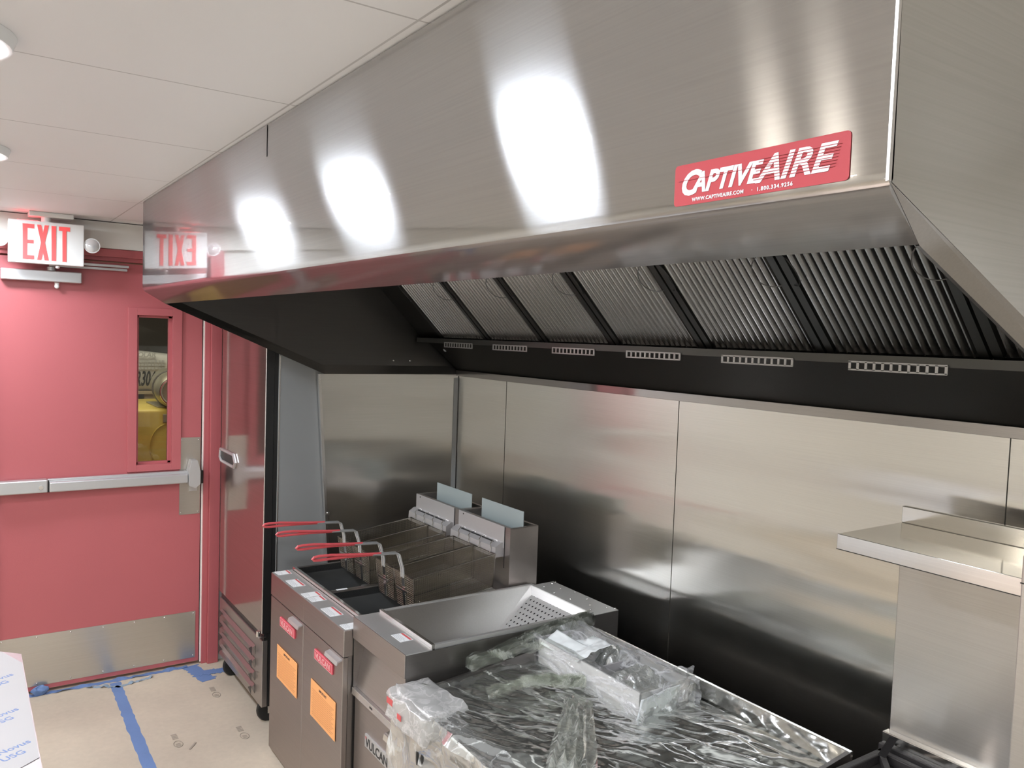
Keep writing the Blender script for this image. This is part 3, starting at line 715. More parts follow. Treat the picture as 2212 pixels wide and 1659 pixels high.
# ------------------------------------------------------------------ fryers
def sticker_top(parent, x0, x1, y0, y1, z, red='back'):
    s_ = MB().box(x0, x1, y0, y1, z+.0002, z+.0010).build('warning_label', m_label, parent, label='white label with red edge')
    m = MB(); m.box(x0+.002, x1-.002, y1-.011, y1-.003, z+.0011, z+.0013); m.build('red_band', m_labred, s_)
    m = MB()
    for i in range(4): m.box(x0+.004, x1-.004-.01*(i % 2), y0+.004+i*.006, y0+.0055+i*.006, z+.0011, z+.0012)
    m.build('fine_print', m_grey, s_)
def make_fryer():
    X0, X1, Y0, Zt = -3.3775, -2.9795, 1.096, .780
    t = thing('deep_fryer', 'stainless floor fryer beside the freezer, farther of the two', 'fryer', ((X0+X1)/2, 1.5, 0))
    Yb = 1.92
    # cabinet shell
    m = MB(); m.box(X0+.006, X1-.006, Y0+.022, Yb, .015, .55); m.build('cabinet', m_sty, t)
    m = MB()
    m.box(X0+.002, X0+.006, Y0+.02, Yb, .55, Zt-.002); m.box(X1-.006, X1-.002, Y0+.02, Yb, .55, Zt-.002); m.box(X0+.006, X1-.006, Yb-.004, Yb, .55, Zt-.002)
    m.build('side_wall', m_sty, t)
    cp = MB().box(X0, X1, Y0, Y0+.090, .685, Zt, .0025).build('control_panel', m_st, t)
    MB().box(X0+.002, X1-.002, Y0+.002, Y0+.0895, Zt-.0002, Zt+.0006).build('top_ledge', m_stt, cp)
    dr = MB().box(X0+.001, X1-.006, Y0+.001, Y0+.022, .02, .681, .002).build('door', m_st, t)
    m = MB(); m.prism([(Y0+.001, .673), (Y0-.016, .668), (Y0-.020, .655), (Y0-.017, .655), (Y0-.013, .664), (Y0+.001, .668)], X0+.27, X0+.385); m.build('handle', m_alu, dr)
    m = MB(); m.cyl((X0-.004, Y0+.02, .50), (X0+.0, Y0+.02, .50), .005); m.cyl((X0-.004, Y0+.02, .60), (X0, Y0+.02, .60), .005); m.build('hinge_pin', m_bright, dr)
    bd = MB().box(X0+.135, X0+.310, Y0-.005, Y0+.0015, .592, .630, .002).build('badge', m_badge, dr, label='red maker badge')
    text('lettering', 'VULCAN', m_badgel, bd, (X0+.147, Y0-.0056, .600), (1, 0, 0), (0, 0, 1), .030, .0004, .0004, 0, 1.22)
    m = MB()
    for q in ((.1375, .1385, .594, .628), (.3065, .3075, .594, .628)): m.box(X0+q[0], X0+q[1], Y0-.0058, Y0-.005, q[2], q[3])
    for q in ((.594, .595), (.627, .628)): m.box(X0+.1375, X0+.3075, Y0-.0058, Y0-.005, q[0], q[1])
    m.build('border', m_badgel, bd)
    nt_ = MB().box(X0+.100, X0+.342, Y0+.0, Y0+.0012, .362, .503).build('notice', m_orange, dr, label='orange paper notice')
    for v in nt_.data.vertices: v.co.y -= .0006+.0015
    m = MB()
    for i in range(15):
        z = .470-i*.0068; k = (i*37 % 5)*.006
        m.box(X0+.112+k*.4, X0+.330-k, Y0-.0024, Y0-.0022, z, z+.0016)
    m.build('fine_print', m_orprint, nt_)
    text('heading', 'IMPORTANT', m_dkprint, nt_, (X0+.221, Y0-.0024, .483), (1, 0, 0), (0, 0, 1), .013, .0002, .0003, 0, 1., 1., 'CENTER')
    # tank rim and well
    m = MB(); a0, a1 = X0+.003, X1-.003; y0, y1 = Y0+.092, 1.775
    m.box(a0, a1, y0, y0+.014, Zt-.02, Zt+.014, .0015)
    m.build('front_rim', m_shelf, t)
    for aa in (a0, a1-.016): MB().box(aa, aa+.016, y0+.014, y1, Zt-.02, Zt+.010, .001).build('side_rim', m_sty, t)
    m = MB(); i0, i1, j0, j1 = a0+.016, a1-.016, y0+.014, 1.74; zb_ = .56
    def q4(*p): m.quad(*p)
    q4((i0, j0, Zt+.008), (i0, j1, Zt+.008), (i0, j1, zb_), (i0, j0, zb_)); q4((i1, j0, Zt+.008), (i1, j0, zb_), (i1, j1, zb_), (i1, j1, Zt+.008))
    q4((i0, j0, Zt+.008), (i0, j0, zb_), (i1, j0, zb_), (i1, j0, Zt+.008)); q4((i0, j1, zb_), (i0, j1, Zt+.008), (i1, j1, Zt+.008), (i1, j1, zb_))
    q4((i0, j0, zb_), (i0, j1, zb_), (i1, j1, zb_), (i1, j0, zb_))
    q4((i0, j0, .66), (i0, j0+.13, .64), (i1, j0+.13, .64), (i1, j0, .66))
    m.build('tank', m_tank, t)
    m = MB(); m.box(i0, i1, j1-.001, 1.78, .57, Zt+.02)
    m.build('tank_back', m_stt, t)
    m = MB(); m.cyl((a1-.10, 1.40, .757), (a1-.10, 1.40, .76), .02); m.build('level_mark', m_tank, t)
    # flue box
    fb = MB()
    z0, z1 = Zt, 1.066; u0, u1, v0, v1 = X0+.002, X1-.002, 1.783, 1.918; th = .003
    fb.box(u0, u1, v0, v0+th, z0, z1); fb.box(u0, u1, v1-th, v1, z0, z1); fb.box(u0, u0+th, v0+th, v1-th, z0, z1); fb.box(u1-th, u1, v0+th, v1-th, z0, z1)
    fb.box(u0, u1, v0+th, v0+.014, z1-th, z1); fb.box(u0, u1, v1-.014, v1-th, z1-th, z1); fb.box(u0, u0+.012, v0+.01, v1-.01, z1-th, z1); fb.box(u1-.012, u1, v0+.01, v1-.01, z1-th, z1)
    fbo = fb.build('flue_box', m_st, t)
    MB().box(u0+.004, u1-.004, v0+.004, v1-.004, z1-.045, z1-.042).build('flue_cover', m_blue, fbo)
    MB().box(u0+.075, u1-.008, v0+.066, v0+.068, z1-.042, z1+.060).build('deflector_plate', m_blue, fbo, label='blue grey upright plate')
    MB().box(u0+.0, u1-.040, v0-.003, v0, z0+.20, z1-.0005, .001).build('front_plate', m_flue, fbo)
    MB().box(u1-.040, u1-.036, v0-.001, v0+.0, z0+.12, z1-.002).build('plate_gap', m_black, fbo)
    m = MB(); m.ball((u0+.04, v0-.003, z1-.01), .003); m.build('rivet', m_black, fbo)
    # basket hanger
    m = MB(); m.prism([(v0, z0+.222), (v0-.012, z0+.222), (v0-.038, z0+.205), (v0-.040, z0+.165), (v0-.034, z0+.160), (v0-.034, z0+.200), (v0-.012, z0+.214), (v0, z0+.214)], u0-.004, u1-.045)
    m.slab([(u1-.046, v0, z0+.222), (u1-.046, v0-.012, z0+.222), (u1-.046, v0-.038, z0+.205), (u1-.046, v0-.040, z0+.165), (u1-.046, v0, z0+.165)], (1, 0, 0), .002)
    h = m.build('basket_hanger', m_flue, t)
    m = MB(); m.slab([(u0+.05, v0-.0155, z0+.2195), (u0+.05, v0-.021, z0+.2165), (u1-.09, v0-.021, z0+.2165), (u1-.09, v0-.0155, z0+.2195)], (0, -.3, 1), .001); m.build('hanger_slot', m_black, h)
    # labels on the ledge
    sticker_top(cp, X0+.004, X0+.060, Y0+.012, Y0+.070, Zt+.0006); sticker_top(cp, X0+.145, X0+.245, Y0+.012, Y0+.062, Zt+.0006); sticker_top(cp, X1-.060, X1-.005, Y0+.008, Y0+.075, Zt+.0006)
    MB().box(a1-.0158, a1-.001, y0+.045, y0+.090, Zt+.0102, Zt+.0108).build('rim_label', m_label, t)
    return t
fry1 = make_fryer(); fry2 = copy_tree(fry1)
fry1['group'] = fry2['group'] = 'deep fryers side by side'
fry2.location.x += .3935+.0015
fry2['label'] = 'stainless floor fryer between the other fryer and the dump station'

# fry baskets
def make_basket():
    t = thing('fry_basket', None, 'basket', (0, 0, 0), 'fry baskets hanging over the fryers')
    wt, wb, Lr = .160, .140, .355
    z0b, z1b = .913, .962            # rim front / back height
    y0, y1 = 1.380, 1.738
    dp = .135
    def rim(y): return z0b+(z1b-z0b)*(y-y0)/(y1-y0)
    def pt(u, v, y):                 # u across -1..1, v 0 rim..1 bottom
        yy = y0+(y-y0)*(1-.04*v)+.014*v
        return Vector(((wt+(wb-wt)*v)/2*u, yy+.0*v, rim(yy)-dp*v))
    m = MB(); r = .00085
    ny = 46
    for i in range(ny+1):
        y = y0+(y1-y0)*i/ny; m.tube([pt(-1, 0, y), pt(-1, 1, y), pt(1, 1, y), pt(1, 0, y)], r, 4)
    nz = 17
    for j in range(1, nz+1):
        v = j/nz
        for u in (-1, 1): m.tube([pt(u, v, y0), pt(u, v, y1)], r, 4)
        for y in (y0, y1): m.tube([pt(-1, v, y), pt(1, v, y)], r, 4)
    nx = 19
    for i in range(1, nx):
        u = -1+2*i/nx; m.tube([pt(u, 0, y0), pt(u, 1, y0), pt(u, 1, y1), pt(u, 0, y1)], r, 4)
    m.build('mesh', m_wire, t)
    m = MB(); m.tube([pt(-1, 0, y0), pt(1, 0, y0), pt(1, 0, y1), pt(-1, 0, y1)], .0033, 8, True)
    m.tube([pt(-1, 1, y0), pt(1, 1, y0), pt(1, 1, y1), pt(-1, 1, y1)], .0018, 6, True)
    for u in (-1, 1):
        for y in (y0, y1): m.tube([pt(u, 0, y), pt(u, 1, y)], .0020, 6)
    m.build('rim_frame', m_rimw, t, True)
    m = MB(); m.slab([pt(-.16, -.02, y0)-Vector((0, .003, 0)), pt(.16, -.02, y0)-Vector((0, .003, 0)), pt(.14, 1.0, y0)-Vector((0, .003, 0)), pt(-.14, 1.0, y0)-Vector((0, .003, 0))], (0, -1, 0), .0015)
    m.box(-.045, .045, y0-.006, y0-.003, .850, .856)
    m.build('handle_bracket', m_filter, t)
    # handle: two wires, bent, with a red sleeve loop
    for nm, sel, rad, mat in (('handle', 0, .0030, m_alu), ('grip', 1, .0052, m_redgrip)):
        m = MB()
        if sel == 0:
            for s_ in (-.55, .55):
                m.tube([(s_*.016, y0-.004, .900), (s_*.016, y0-.006, .935), (s_*.016, y0-.024, .990), (s_*.015, y0-.034, .996), (s_*.013, y0-.10, 1.000), (s_*.010, y0-.13, 1.002)], .0042, 8)
        else:
            P = [(.005, y0-.098, 1.0025), (.004, y0-.15, 1.006), (.002, y0-.22, 1.012), (0, y0-.29, 1.0190), (0, y0-.335, 1.0200), (0, y0-.352, 1.0180), (0, y0-.358, 1.013), (0, y0-.352, 1.0080), (0, y0-.335, 1.0060), (0, y0-.29, 1.006), (-.002, y0-.22, 1.0045), (-.004, y0-.15, 1.001), (-.005, y0-.098, .999)]
            m.tube(P, rad, 8)
        m.build(nm, mat, t, True)
    for s_ in (-1, 1):
        x = s_*.042; m = MB()
        yb, zb2 = y1, rim(y1)
        m.tube([(x, yb, zb2), (x, yb+.004, zb2+.020), (x+.002, yb+.000, zb2+.034), (x, yb+.012, zb2+.046), (x, yb+.026, zb2+.046), (x, yb+.034, zb2+.040)], .0022, 6)
        m.build('hook', m_filter, t, True)
    return t
bk = make_basket()
for k, (x, dy, lab) in enumerate(((-3.262, .000, 'farthest from the camera'), (-3.096, .0, 'second from the freezer'), (-2.868, .0, 'third from the freezer'), (-2.702, .0, 'nearest the dump station'))):
    o = bk if k == 0 else copy_tree(bk)
    o.location = (x, dy, 0)
    o['label'] = 'wire fry basket with red grip, %s' % lab

# ------------------------------------------------------------------ dump station
ds = thing('dump_station', 'stainless dump station with perforated hopper pan beside the fryers', 'dump station', (-2.385, 1.55, 0))
X0, X1, Y0, Zt, Yb = -2.580, -2.184, 1.128, .828, 2.0
m = MB(); m.box(X0+.003, X1-.003, Y0+.035, Yb-.003, .015, .52); m.box(X0, X0+.003, Y0+.02, Yb, .015, .5785); m.box(X1-.003, X1, Y0+.02, Yb, .015, .5785); m.box(X0, X0+.003, Y0+.0042, Yb, .5785, Zt-.004); m.box(X1-.003, X1, Y0+.0042, Yb, .5785, Zt-.004)
m.box(X0+.003, X1-.003, Yb-.003, Yb, .52, Zt-.003); m.build('cabinet', m_sty, ds)
MB().box(X0, X1, Y0, Y0+.004, .752, Zt, .0012).build('apron', m_st, ds)
tl = MB().box(X0, X1, Y0+.004, Y0+.096, Zt-.004, Zt, .001).build('front_ledge', m_stt, ds)
sticker_top(tl, X0+.225, X0+.295, Y0+.035, Y0+.080, Zt)
m = MB()
m.quad((X0+.003, Y0+.05, .754), (X1-.003, Y0+.05, .754), (X1-.003, Y0+.014, .5785), (X0+.003, Y0+.014, .5785))
m.quad((X0+.003, Y0+.004, .754), (X1-.003, Y0+.004, .754), (X1-.003, Y0+.05, .754), (X0+.003, Y0+.05, .754)); m.build('recessed_panel', m_st, ds)
MB().box(X0, X1, Y0, Y0+.065, .552, .578, .002).build('lower_ledge', m_bright, ds)
MB().box(X0+.15, X0+.170, Y0-.0008, Y0+.0, .562, .568).build('slot', m_black, ds)
dr = MB().box(X0+.002, X1-.004, Y0+.012, Y0+.034, .02, .548, .002).build('door', m_st, ds)
m = MB(); m.prism([(Y0+.012, .538), (Y0-.008, .532), (Y0-.012, .515), (Y0-.009, .515), (Y0-.004, .528), (Y0+.012, .530)], X0+.28, X0+.385); m.build('handle', m_bright, dr)
bd = MB().box(X0+.105, X0+.300, Y0+.006, Y0+.0125, .410, .455, .001).build('badge', m_alu, dr, label='silver badge with black lettering')
text('lettering', 'VULCAN', m_blackink, bd, (X0+.113, Y0+.0055, .4165), (1, 0, 0), (0, 0, 1), .044, .0004, .0006, 0, .98)
m = MB(); m.slab([(X0+.111, Y0+.0050, .4475), (X0+.120, Y0+.0050, .4475), (X0+.117, Y0+.0050, .437)], (0, -1, 0), .0004); m.build('red_accent', m_labred, bd)
# pan rim and hopper
a0, a1, y0, y1 = X0+.006, X1-.006, Y0+.096, 1.872
m = MB()
m.box(a0, a1, y0, y0+.012, Zt-.006, Zt+.012, .001); m.build('pan_rim_front', m_bright, ds)
m = MB(); m.box(a0, a0+.014, y0+.012, y1, Zt-.006, Zt+.010, .001); m.box(a1-.014, a1, y0+.012, y1, Zt-.006, Zt+.010, .001); m.box(a0, a1, y1, y1+.014, Zt-.006, Zt+.010, .001)
m.build('pan_rim', m_stt, ds)
i0, i1, j0, j1 = a0+.014, a1-.014, y0+.012, y1
bz = .635
m = MB(); c0 = (i0+.10, j0+.16); c1 = (i1-.055, j0+.33)
hopper = []
m.quad((i0, j0, Zt+.006), (i0, j1, Zt+.006), (c0[0], c1[1], bz), (c0[0], c0[1], bz))
m.quad((i1, j0, Zt+.006), (c1[0], c0[1], bz), (c1[0], c1[1], bz), (i1, j1, Zt+.006))
m.quad((i0, j0, Zt+.006), (c0[0], c0[1], bz), (c1[0], c0[1], bz), (i1, j0, Zt+.006))
m.bm.faces.new([m.bm.verts.new(q) for q in ((i0, j1, Zt+.006), (i0+.012, j1-.004, Zt-.028), (c0[0], c1[1], bz))]); m.bm.faces.new([m.bm.verts.new(q) for q in ((i1, j1, Zt+.006), (i1-.006, j1-.004, Zt-.028), (c1[0], c1[1], bz))])
m.build('hopper', m_pan, ds)
m = MB(); m.quad((i0, j1, Zt+.006), (i1, j1, Zt+.006), (i1, j1-.004, Zt-.028), (i0, j1-.004, Zt-.028)); m.build('pan_back_wall', m_pan, ds)
m = MB(); m.quad((i0+.012, j1-.004, Zt-.028), (i1-.006, j1-.004, Zt-.028), (c1[0], c1[1], bz), (c0[0], c1[1], bz)); m.quad((c0[0], c0[1], bz), (c0[0], c1[1], bz), (c1[0], c1[1], bz), (c1[0], c0[1], bz))
m.build('perforated_pan', m_perf, ds)
bk_ = MB().box(X0, X1, y1+.014, Yb, Zt-.003, Zt, .0008).build('rear_deck', m_stt, ds)
for (x, y) in ((.05, .03), (.10, .075), (.03, .085), (.13, .02), (.16, .10), (.22, .03), (.25, .085), (.31, .05), (.35, .02), (.36, .09), (.385, .108), (.02, .108)):
    m = MB(); m.ball((X0+x, y1+.014+y, Zt+.003), .004, 1, 1, .8, 10, 6); m.build('rivet', m_bright, bk_, True)

# ------------------------------------------------------------------ griddle
gd = thing('griddle', 'stainless countertop griddle with upturned back under plastic sheeting', 'griddle', (-1.65, 1.5, 0))
X0, X1 = -2.150, -1.142
MB().box(X0+.02, X1-.02, 1.20, 1.84, .015, .42, .003).build('base_cabinet', m_sty, gd)
MB().box(X0, X1, 1.130, 1.86, .42, .690, .003).build('body', m_st, gd)
MB().box(X0+.03, X1-.03, 1.20, 1.835, .690, .702, .001).build('cooking_plate', plain('dark polished griddle plate', (.34, .33, .32), .35, .9, var=.2), gd)
MB().box(X0, X1, 1.105, 1.19, .655, .718, .012, 3).build('front_rail', m_bright, gd)
MB().box(X0, X1, 1.848, 1.862, .69, .800, .002).build('backsplash', m_shelf, gd)
for xx in (X0, X1-.012):
    m = MB(); m.slab([(xx, 1.12, .69), (xx, 1.12, .722), (xx, 1.86, .800), (xx, 1.86, .69)], (1, 0, 0), .012); m.build('side_splash', m_sty, gd)
for i in range(4):
    m = MB(); x = X0+.15+i*.235; m.cyl((x, 1.105, .60), (x, 1.085, .60), .024, 20); m.box(x-.005, x+.005, 1.078, 1.09, .58, .62, .002); m.cyl((x, 1.13, .60), (x, 1.105, .60), .012); m.build('control_knob', m_black, gd, True)
# griddle feet and ridges faintly seen through the plastic
m = MB()
for i in range(26):
    x = X0+.06+i*.035; m.box(x, x+.012, 1.22, 1.80, .7025, .709, .001)
m.build('grate_bar', plain('dull grate steel', (.28, .28, .27), .45, .8), gd, kind=None)

# plastic sheeting draped over the griddle
def crumple(p, s, seed):
    q = Vector((p[0]*s[0], p[1]*s[1], p[2]*s[2]))+Vector((seed, seed*1.3, 0))
    n1 = noise.noise(q); n2 = noise.noise(q*2.3+Vector((5, 1, 3))); n3 = noise.noise(q*5.1+Vector((9, 2, 7)))
    return (1-abs(n1)*2)*.5+(1-abs(n2)*2)*.28+(1-abs(n3)*2)*.16
def drape():
    m = MB(); NU, NV = 230, 230
    x0, x1 = -2.172, -1.150
    rows = []
    for i in range(NU+1):
        u = i/NU; row = []
        for j in range(NV+1):
            v = j/NV
            # v: 0..0.32 hanging front, .32..1 over the top to the back
            x = x0+(x1-x0)*u
            if v < .34:
                k = v/.34; y = 1.080+.010*math.sin(u*30)-.05*(1-k)*(.5+.5*noise.noise(Vector((x*6, 0, 3)))); z = .12+.60*k
                n = Vector((0, -1, 0)); amp = .030
            else:
                k = (v-.34)/.66; y = 1.088+(.752-.0*u)*k
                z = .735+.010*math.sin(k*2.5)
                sag = math.sin(min(1, max(0, (k-.10)/.80))*math.pi)**.7
                z -= .006*sag
                z += .085*max(0, (k-.72)/.28)**1.3*max(0, 1-u/.16)
                n = Vector((0, 0, 1)); amp = .032*(1-.5*max(0, (k-.85)/.15))
                e = min(u, 1-u)/.05
                if u < .05: z += .006+.05*k*max(0, 1-e)*.6; 
                # tall soft peak near the centre-left (gathered sheet)
            p = Vector((x, y, z))
            uu, vv = .878*x+.479*y, -.479*x+.878*y; c = crumple((uu+.05*noise.noise(Vector((x*4, y*4, 1))), vv, z), (1.6, 5.2, 3.4), 2.0)-.55+.12*(crumple((uu, vv, z), (9., 24., 14.), 5.)-.5)
            c2 = noise.noise(Vector((x*2.2, y*2.2, z*2)))*.5
            p += n*amp*(c+c2)
            p.x += .012*noise.noise(Vector((x*7, y*5, z*6+4)))
            if u < .04: p.z -= (1-u/.04)*.035 if v > .34 else 0; p.x -= .004
            p.y = min(p.y, 1.842) if p.z < .80 else min(p.y, 1.845)
            if v >= .34: p.z = max(p.z, .7105)
            row.append(m.bm.verts.new(p))
        rows.append(row)
    for i in range(NU):
        for j in range(NV): m.bm.faces.new((rows[i][j], rows[i+1][j], rows[i+1][j+1], rows[i][j+1]))
    return m
sh = thing('plastic_sheet', 'crumpled clear plastic sheeting draped over the griddle', 'plastic sheet', (-1.65, 1.5, .72))
so = drape().build('sheet', m_wrap, sh, True); so.data.materials.append(m_milky)
for p in so.data.polygons:
    if p.center.y+1.5 < 1.165+.02*noise.noise(p.center*9): p.material_index = 1
# twisted gathers standing up from the sheet
def gather(pts, w0, w1, seed, name='gathered_fold', mat=None):
    m = MB(); n = 30; k = 14; P = [Vector(p) for p in pts]
    def at(t):
        s_ = t*(len(P)-1); i = min(int(s_), len(P)-2); f = s_-i; return P[i].lerp(P[i+1], f)
    rows = []
    for i in range(n+1):
        t = i/n; c = at(t); w_ = w0+(w1-w0)*t
        d = (at(min(1, t+.03))-at(max(0, t-.03))).normalized(); s_ = d.cross(Vector((0, 0, 1))).normalized()
        rows.append([m.bm.verts.new(c+s_*w_*(j/k-.5)*2+Vector((0, 0, 1))*(.020*math.sin(j*2.1+seed)*(.4+.6*t)+.012*noise.noise(Vector((i*.3, j*.9, seed))))) for j in range(k+1)])
    for i in range(n):
        for j in range(k): m.bm.faces.new((rows[i][j], rows[i+1][j], rows[i+1][j+1], rows[i][j+1]))
    return m.build(name, mat or m_wrap, sh, True)
gather([(-1.80, 1.47, .765), (-1.70, 1.42, .80), (-1.50, 1.24, .785), (-1.36, 1.10, .74)], .018, .085, 1.)
gather([(-1.98, 1.30, .75), (-1.92, 1.44, .785), (-1.86, 1.58, .77)], .03, .015, 2., mat=m_clear)
gather([(-2.13, 1.72, .80), (-2.12, 1.50, .80), (-2.14, 1.33, .775)], .035, .025, 3., mat=m_clear)
gather([(-2.16, 1.45, .79), (-2.155, 1.62, .82), (-2.15, 1.84, .835)], .02, .03, 4., mat=m_clear)
tp = thing('packing_tape', 'white packing foam with red print wrapped round the griddle front corner', 'packing tape', (-2.1, 1.1, .72))
m = MB(); m.box(-2.170, -1.93, 1.058, 1.092, .66, .746, .010, 3); m.box(-2.170, -1.93, 1.08, 1.21, .731, .752, .008, 3)
bmesh.ops.subdivide_edges(m.bm, edges=m.bm.edges[:], cuts=5, use_grid_fill=True)
for v in m.bm.verts: v.co += Vector((.010, .010, .012))*noise.noise(v.co*26)+Vector((.003, .003, .004))*noise.noise(v.co*80)
m.build('strip', m_tapew, tp, True)
m = MB(); m.box(-2.150, -2.112, 1.0530, 1.0545, .712, .730); m.build('red_print', m_labred, tp)
m = MB(); m.box(-2.080, -2.055, 1.0530, 1.0545, .690, .706); m.build('red_print', m_labred, tp)

# carton with papers and bubble wrap
ct = thing('open_carton', 'shallow lilac grey divided carton lying on the plastic covered griddle', 'carton', (-1.88, 1.7, .725))
bx0, bx1, by0, by1, bz0, bz1 = -2.135, -1.640, 1.600, 1.800, .727, .815
t_ = .004; m = MB()
m.box(bx0, bx1, by0, by0+t_, bz0, bz1); m.box(bx0, bx1, by1-t_, by1, bz0, bz1); m.box(bx0, bx0+t_, by0, by1, bz0, bz1); m.box(bx1-t_, bx1, by0, by1, bz0, bz1-.004); m.box(bx0, bx1, by0, by1, bz0, bz0+t_)
m.build('tray', m_carton, ct)
MB().box(-1.855, -1.850, by0+t_, by1-t_, bz0+t_, bz1-.006).build('divider', m_cartin, ct)
def crumpled_sheet(name, label, cat, c, ax, ay, nx, ny, amp, mat, fr, grp=None, seed=0):
    m = MB(); A, B, Cn = Vector(ax), Vector(ay), Vector(c); nn = A.cross(B).normalized(); rows = []
    for i in range(nx+1):
        r = []
        for j in range(ny+1):
            p = Cn+A*(i/nx-.5)+B*(j/ny-.5); p += nn*amp*(crumple(p, (fr, fr, fr), seed)-.5); r.append(m.bm.verts.new(p))
        rows.append(r)
    for i in range(nx):
        for j in range(ny): m.bm.faces.new((rows[i][j], rows[i+1][j], rows[i+1][j+1], rows[i][j+1]))
    o = m.build(name, mat, None, True); tag(o, label, cat, grp)
    md = o.modifiers.new('thick', 'SOLIDIFY'); md.thickness = .0006
    return o
crumpled_sheet('paper_sheet', 'crumpled white paper leaflet in the far compartment of the carton', 'paper', (-1.98, 1.675, .818), (.17, -.06, .03), (.03, .11, .05), 24, 20, .030, m_paper, 9, seed=1)
crumpled_sheet('paper_sheet', 'folded pale paper leaflet leaning on the carton front edge', 'paper', (-2.03, 1.635, .812), (.16, .02, -.02), (.0, .07, .035), 20, 16, .012, m_paper, 8, seed=5)
crumpled_sheet('paper_sheet', 'white paper seen through the bag at the near end of the carton', 'paper', (-1.632+.006, 1.66, .775), (.0, .16, .012), (.010, .01, .075), 20, 16, .010, m_paper, 8, seed=8)
def bubbles(name, label, c, sx, sy, sz, seed):
    m = MB(); n = 60; mm = 40; rows = []
    for i in range(n+1):
        r = []
        for j in range(mm+1):
            u, v = i/n-.5, j/mm-.5
            h = max(0, 1-(abs(u)*2)**3)*max(0, 1-(abs(v)*2)**3)
            p = Vector((c[0]+u*sx, c[1]+v*sy, c[2]+sz*h*(.6+.8*(noise.noise(Vector((u*5, v*5, seed)))*.5+.5))))
            p.z += .0022*abs(math.sin(u*sx*420))*abs(math.sin(v*sy*420)); r.append(m.bm.verts.new(p))
        rows.append(r)
    for i in range(n):
        for j in range(mm): m.bm.faces.new((rows[i][j], rows[i+1][j], rows[i+1][j+1], rows[i][j+1]))
    o = m.build(name, m_bubble, None, True); tag(o, label, 'bubble wrap'); return o
bubbles('bubble_wrap', 'clear bubble wrap bundle in the near compartment of the carton', (-1.748, 1.70, .760), .185, .180, .062, 3)
bubbles('bubble_wrap', 'clear bubble wrap bundle against the carton divider, far side', (-1.905, 1.735, .775), .095, .11, .055, 8)
# milky bag round the carton
def bag():
    m = MB(); NU, NV = 150, 90; rows = []
    cx, cy = (bx0+bx1)/2, (by0+by1)/2
    for i in range(NU+1):
        u = i/NU; row = []
        x = bx0-.018+(bx1-bx0+.050)*u
        for j in range(NV+1):
            a = j/NV               # open loop: from top front rim, down the front, under... up the back, to rim
            pth = [(by0+.050, bz1-.010), (by0+.012, bz1+.006), (by0-.006, bz1+.002), (by0-.016, .775), (by0-.012, .733)]
            pth2 = [(by1+.010, .733), (by1+.018, .78), (by1+.006, bz1+.010), (by1-.050, bz1+.014), (by1-.095, bz1-.020)]
            full = pth+pth2
            s_ = a*(len(full)-1); k = min(int(s_), len(full)-2); f = s_-k
            y = full[k][0]*(1-f)+full[k+1][0]*f; z = full[k][1]*(1-f)+full[k+1][1]*f
            if 4 <= s_ <= 5: z = .7285
            p = Vector((x, y, z))
            taper = 1.0
            e = min(u, 1-u)
            c = crumple((x*.5, y, z), (14, 22, 22), 4.)-.5
            o_ = Vector((0, y-cy, (z-.77)*1.5)); o_ = o_.normalized() if o_.length > 0 else o_
            p += o_*(.010*c) if not (4 <= s_ <= 5) else Vector((0, 0, 0))
            p.z = max(p.z, .7275)
            row.append(m.bm.verts.new(p))
        rows.append(row)
    for i in range(NU):
        for j in range(NV): m.bm.faces.new((rows[i][j], rows[i+1][j], rows[i+1][j+1], rows[i][j+1]))
    # end film over near and far short sides
    for xx, s_ in ((bx1, 1), (bx0, -1)):
        rr = []
        for i in range(31):
            r = []
            for j in range(21):
                y = by0-.014+(by1-by0+.030)*i/30; z = .7285+(bz1-.722+.006)*j/20
                x = xx+s_*(.010+.020*math.sin(math.pi*j/20)*math.sin(math.pi*i/30)+.008*(crumple((xx, y, z), (1, 20, 20), 6.)-.5)); r.append(m.bm.verts.new((x, y, z)))
            rr.append(r)
        for i in range(30):
            for j in range(20): m.bm.faces.new((rr[i][j], rr[i+1][j], rr[i+1][j+1], rr[i][j+1]))
    # torn ear standing up at near right corner
    rr = []
    for i in range(13):
        r = []
        for j in range(9):
            a = i/12; b_ = j/8; r.append(m.bm.verts.new((-1.70+.075*a+.01*b_, by1-.012+.012*math.sin(a*3), bz1+.002+.045*b_*(.35+.65*a)+.004*math.sin(a*9))))
        rr.append(r)
    for i in range(12):
        for j in range(8): m.bm.faces.new((rr[i][j], rr[i+1][j], rr[i+1][j+1], rr[i][j+1]))
    o = m.build('plastic_bag', m_bag, None, True); return tag(o, 'milky translucent plastic bag wrapped round the lilac carton', 'plastic bag')
bag()

# ------------------------------------------------------------------ range with high shelf
rg = thing('gas_range', 'heavy range with cast iron grates and stainless back riser shelf', 'range', (-.7, 1.5, 0))
RX0, RX1 = -1.125, -.21
MB().box(RX0, RX1, 1.13, 2.03, .015, .775, .003).build('body', m_st, rg)
MB().box(RX0+.002, RX1-.002, 1.987, 2.03, .775, 1.335, .0015).build('riser_panel', m_riser, rg)
m = MB(); m.box(RX0-.002, RX1, 1.962, 1.988, .800, .835, .002); m.build('riser_ledge', m_shelf, rg)
m = MB(); m.box(RX0-.004, RX1, 1.950, 1.964, .785, .806, .002); m.build('rear_rail', m_iron, rg)
m = MB(); m.box(RX0-.0, RX1, 1.715, 1.995, 1.340, 1.3765, .001); s1 = m.build('high_shelf', m_shelf, rg)
m = MB(); m.box(RX0+.0, RX1, 1.988, 1.994, 1.377, 1.418, .001); m.box(RX0, RX1, 1.994, 2.004, 1.414, 1.4185, .0008); m.build('shelf_backstop', m_shelf, s1)
